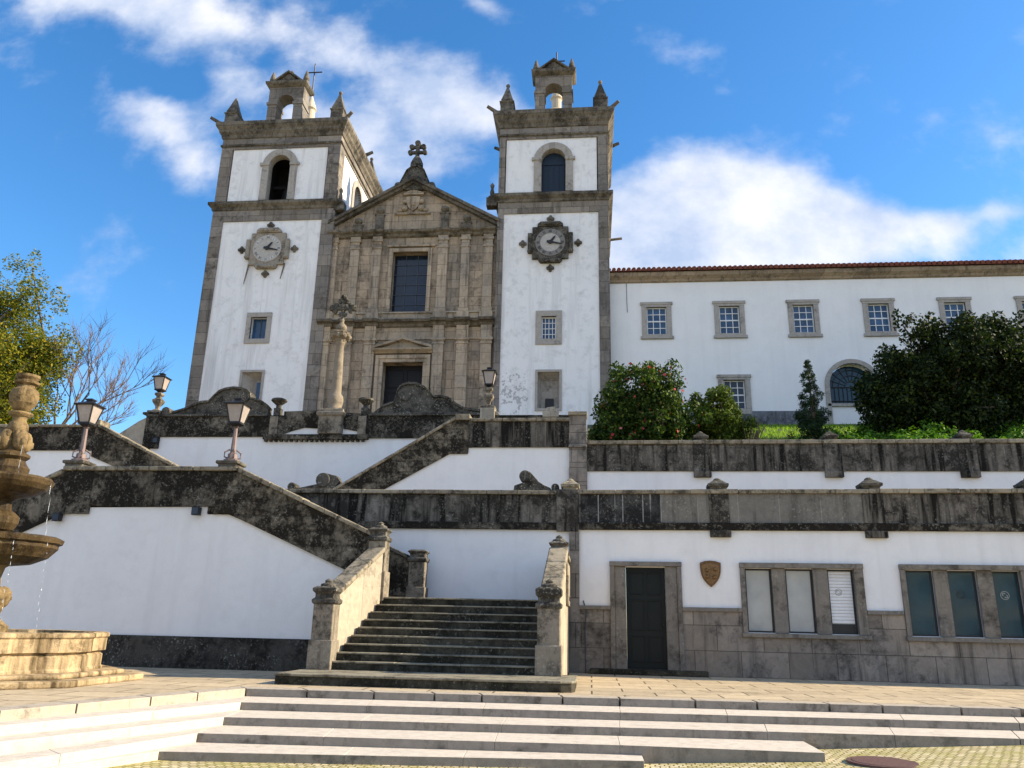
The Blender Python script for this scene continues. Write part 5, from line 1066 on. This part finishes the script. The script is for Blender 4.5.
def limbs(mb, base, tips, r, seed, bend=.15):
    rg = random.Random(seed)
    for tp in tips:
        p0 = Vector(base); p1 = Vector(tp); m = p0.lerp(p1, .5)+Vector((rg.uniform(-1, 1), rg.uniform(-1, 1), rg.uniform(0, .6)))*bend*(p1-p0).length
        mb.tube([p0, p0.lerp(m, .55), m, m.lerp(p1, .6), p1], [r, r*.8, r*.6, r*.4, r*.2], 6)
# camellia by the tower
cm = thing('camellia_bush', (2.1, 28.6, 7.3), 'big rounded camellia bush with pink flowers beside the tall stone pier', 'bush')
E1 = [(1.8, 28.7, 9.0, 1.7, 1.4, 1.85), (2.95, 28.6, 8.4, 1.3, 1.1, 1.35), (0.85, 28.6, 8.3, 1.0, .9, 1.2), (1.8, 28.7, 7.6, 2.1, 1.2, .9)]
cl1 = clumps_in(E1, 190, 3, .24, .46)+[(1.8, 28.8, 8.9, 1.0), (1.8, 28.8, 8.1, 1.0), (2.7, 28.7, 8.2, .8)]; leaves('foliage', M_CAM, cm, cl1, 34000, .07, 5)
tag(leaves('flowers', M_PETAL, cm, [c for c in cl1 if c[1] < 28.7 and c[3] < .6][::2], 210, .058, 6, 1.3, .9), kind='stuff')
b = MB(); limbs(b, (2.0, 28.7, 7.0), [c[:3] for c in cl1[::9]], .09, 1); b.build('branches', M_BARK, cm)
sh = thing('round_shrub', (4.85, 29.4, 7.6), 'yellowish green rounded shrub right beside the flowering camellia bush', 'shrub')
cl2 = clumps_in([(4.6, 29.4, 8.75, .95, .85, 1.3), (5.1, 29.4, 8.25, .85, .8, .95), (4.1, 29.4, 8.2, .7, .8, .9)], 90, 9, .18, .32); leaves('foliage', M_SHRUB, sh, cl2, 19000, .055, 8)
b = MB(); limbs(b, (4.85, 29.4, 7.5), [c[:3] for c in cl2[::6]], .05, 2); b.build('branches', M_BARK, sh)
tw_ = thing('twiggy_shrub', (5.9, 29.4, 7.7), 'small leafless twiggy shrub between the rounded shrub and the lawn', 'shrub')
b = MB(); rg = random.Random(5)
for i in range(46):
    a = rg.uniform(0, 6.28); p0 = Vector((5.9+rg.uniform(-.25, .25), 29.4+rg.uniform(-.2, .2), 7.6)); p1 = p0+Vector((math.cos(a)*.3, math.sin(a)*.3, rg.uniform(.5, 1.0))); b.tube([p0, p0.lerp(p1, .5)+Vector((0, 0, .1)), p1], [.014, .010, .005], 4)
b.build('twigs', M_TWIG, tw_); leaves('foliage', M_SHRUB, tw_, [(5.9, 29.4, 8.3, .4)], 240, .03, 8)
cf = thing('conifer_shrub', (8.3, 30, 7.9), 'small dark upright conifer on the lawn left of the arched window', 'shrub')
cc = []; rg = random.Random(8)
for i in range(190):
    z = rg.random()**1.25; rr_ = .80*(1-z)**.8*(.75+.25*math.sin(z*26))+.05; a = rg.uniform(0, 6.28); q = rr_*rg.uniform(.4, 1.05); cc.append((8.3+q*math.cos(a), 30+q*math.sin(a), 8.05+z*3.0, .07+.09*(1-z)))
leaves('foliage', M_CONIF, cf, cc, 11000, .05, 12, aspect=.25, up=.3)
b = MB(); b.tube([(8.3, 30, 7.8), (8.32, 30, 9.3), (8.34, 30, 10.95)], [.07, .05, .012], 7); limbs(b, (8.3, 30, 8.4), [c[:3] for c in cc[::8]], .02, 3, .05); b.build('trunk', M_BARK, cf)
def big_tree(name, label, base, E, nc, nl, seed, size, extra=()):
    t = thing(name, base, label, 'tree'); cl = clumps_in(E, nc, seed, .28, .58)+list(extra); leaves('crown', M_DARKT, t, cl, nl, size, seed)
    b = MB(); bx, by, bz = base; top = (bx+.1, by, bz+1.3); b.tube([(bx, by, bz-.3), (bx+.05, by, bz+.6), top], [.3, .24, .2], 9); limbs(b, top, [c[:3] for c in cl[::10]], .12, seed); b.build('trunk', M_BARK, t); return t
big_tree('broadleaf_tree', 'wide dark evergreen tree on the garden slope hiding part of the arched window', (13.6, 31, 7.9), [(12.7, 31, 10.9, 2.1, 1.9, 2.0), (14.6, 31.2, 11.1, 2.2, 2.0, 1.9), (12.0, 31, 9.7, 1.8, 1.5, 1.4), (13.8, 31, 9.3, 2.8, 1.6, 1.5)], 330, 66000, 21, .075, [(12.35, 31, 12.9, .34), (12.2, 31, 13.3, .2), (12.7, 31, 13.1, .25)])
big_tree('broadleaf_tree', 'dark evergreen tree at the right edge of the picture behind the garden wall', (17.3, 31.6, 8.2), [(16.7, 31.6, 11.3, 2.2, 1.9, 2.0), (18.8, 31.6, 11.2, 2.4, 2.0, 2.1), (17.0, 31.4, 9.5, 2.5, 1.6, 1.5)], 300, 60000, 22, .075)
# ground ivy banks and the lawn
iv = []; rg = random.Random(11)
for i in range(70): iv.append((rg.uniform(14.2, 21), rg.uniform(26.8, 28.6), 7.0+rg.uniform(0, .75), rg.uniform(.25, .4)))
for i in range(240):
    x = rg.uniform(8.6, 20.5); y = rg.uniform(26.6, 33.0); hump = .25+.2*math.sin(x*1.7)
    if x < 10.5 and y > 32: continue
    iv.append((x, y, lawn_z(y)+rg.uniform(.0, .2+max(0, hump)), rg.uniform(.25, .42)))
o = leaves('ground_ivy', M_IVY, None, iv, 22000, .07, 13, up=.8); tag(o, 'bright green ivy ground cover spreading under the dark trees', 'ground cover', kind='stuff')
gr = np.random.default_rng(3); n = 26000
gx = gr.uniform(0.6, 22, n); gy = gr.uniform(26.0, 37.5, n); gzv = np.where(gy < 26.2, 6.45, 6.45+(gy-26.2)*.347)
h_ = gr.uniform(.06, .16, n); a_ = gr.uniform(0, 6.28, n); ln = gr.normal(0, .05, (n, 2)); w_ = .02
V_ = np.stack([np.stack([gx-w_*np.cos(a_), gy-w_*np.sin(a_), gzv], 1), np.stack([gx+w_*np.cos(a_), gy+w_*np.sin(a_), gzv], 1), np.stack([gx+ln[:, 0], gy+ln[:, 1], gzv+h_], 1)], 1).reshape(-1, 3)
me = bpy.data.meshes.new('lawn'); me.from_pydata(V_.tolist(), [], np.arange(3*n).reshape(-1, 3).tolist()); me.materials.append(M_GRASS)
o = bpy.data.objects.new('lawn', me); COL.objects.link(o); tag(o, 'short bright green grass on the sloping garden lawn', 'grass', kind='stuff')
# left: autumn tree and a bare tree beyond the stairs
lt = thing('autumn_tree', (-27.2, 33, 3.6), 'tall tree with yellow green autumn leaves at the left edge of the picture', 'tree')
E3 = [(-27.4, 33, 11.8, 2.9, 2.4, 3.2), (-27.2, 33, 15.2, 1.2, 1.4, 2.4), (-28.8, 33, 14.9, 1.1, 1.4, 2.5), (-26.5, 33, 9.0, 2.5, 2.3, 2.2), (-25.5, 33, 12.8, 1.3, 1.4, 2.4), (-30.5, 33.4, 12.0, 3.2, 2.6, 4.0)]
cl3 = clumps_in(E3, 560, 31, .2, .6, .3)+[(-26.75, 33, 17.2, .35), (-26.7, 33, 17.8, .22), (-25.2, 33, 15.6, .4), (-24.9, 33, 15.0, .3), (-24.6, 33, 13.2, .35)]
leaves('crown', M_LEAFL, lt, cl3, 100000, .066, 32, 1.35)
b = MB(); b.tube([(-27.2, 33, 3.0), (-27.1, 33, 6.5), (-27.4, 33, 9.5), (-27.5, 33, 14)], [.42, .34, .25, .08], 10); limbs(b, (-27.2, 33, 7.5), [c[:3] for c in cl3[::8]], .11, 33); b.build('trunk', M_BARK, lt)
bt = thing('bare_tree', (-25.0, 34.5, 3.6), 'leafless tree with thin spreading branches between the autumn tree and the church', 'tree')
b = MB(); rg = random.Random(17)
def grow(p, d, L, r, lev):
    q = p; pts = [p]
    for i in range(4):
        d = (d+Vector((rg.uniform(-.16, .16), rg.uniform(-.16, .16), rg.uniform(-.04, .12)))).normalized(); q = q+d*L/4; pts.append(q)
    b.tube(pts, [r*(1-.14*i) for i in range(5)], 6 if lev < 2 else 4)
    if lev >= 5: return
    for i in range(3 if lev < 3 else 4):
        k = rg.choice((2, 3, 4)); e = Vector((rg.uniform(-.8, .8), rg.uniform(-.6, .6), rg.uniform(-.15, .5)))
        grow(pts[k], (d+e).normalized(), L*rg.uniform(.55, .8), max(.008, r*.6), lev+1)
b.tube([(-25.6, 34.5, 3.2), (-25.5, 34.5, 7.0), (-25.0, 34.5, 9.2)], [.28, .22, .16], 8)
for dv, L in (((.75, 0, .62), 2.5), ((.35, .1, 1), 2.7), ((.9, -.1, .3), 2.1), ((.0, .1, 1), 2.4), ((1, .1, .12), 2.0), ((.55, -.2, .8), 2.6)): grow(Vector((-25.05, 34.5, 9.0)), Vector(dv).normalized(), L*.98, .06, 1)
b.build('branches', M_TWIG, bt)

# ================================================================== HOUSES ACROSS THE SQUARE (they show as reflections in the shop windows)
def house(x0, x1, y, h, mat, label, nwin):
    t = thing('town_house', ((x0+x1)/2, y, -0.5), label, 'house')
    b = MB(); b.box(x0, x1, y-9, y, -0.6, h); b.build('wall', mat, t)
    b = MB(); b.prism_yz([(y+.4, h), (y-4.5, h+2.4), (y-9.4, h)], x0-.3, x1+.3); b.build('roof', M_TILE, t)
    for fl in range(int(h//3)):
        for i in range(nwin):
            cx = x0+(x1-x0)*(i+.5)/nwin; z0 = .5+fl*3.0
            b = MB(); 
            for q in ((cx-.62, cx-.5, z0, z0+1.8), (cx+.5, cx+.62, z0, z0+1.8), (cx-.62, cx+.62, z0+1.8, z0+1.92), (cx-.66, cx+.66, z0-.12, z0)): b.box(q[0], q[1], y, y+.08, q[2], q[3])
            b.box(cx-.03, cx+.03, y+.01, y+.05, z0, z0+1.8); b.box(cx-.5, cx+.5, y+.01, y+.05, z0+1.1, z0+1.16); f = b.build('window', M_SASH, t)
            b = MB(); b.box(cx-.5, cx+.5, y+.004, y+.02, z0, z0+1.8); b.build('pane', M_GLASS, f)
house(6.5, 18.5, -22, 9.5, plaster('white house render', (0.78, 0.78, 0.75), .1), 'white town house across the square, reflected in the pale shop windows', 4)
house(18.6, 33, -21, 10.5, plaster('cream house render', (0.66, 0.60, 0.44), .1), 'cream town house across the square, reflected in the dark shop windows', 5)
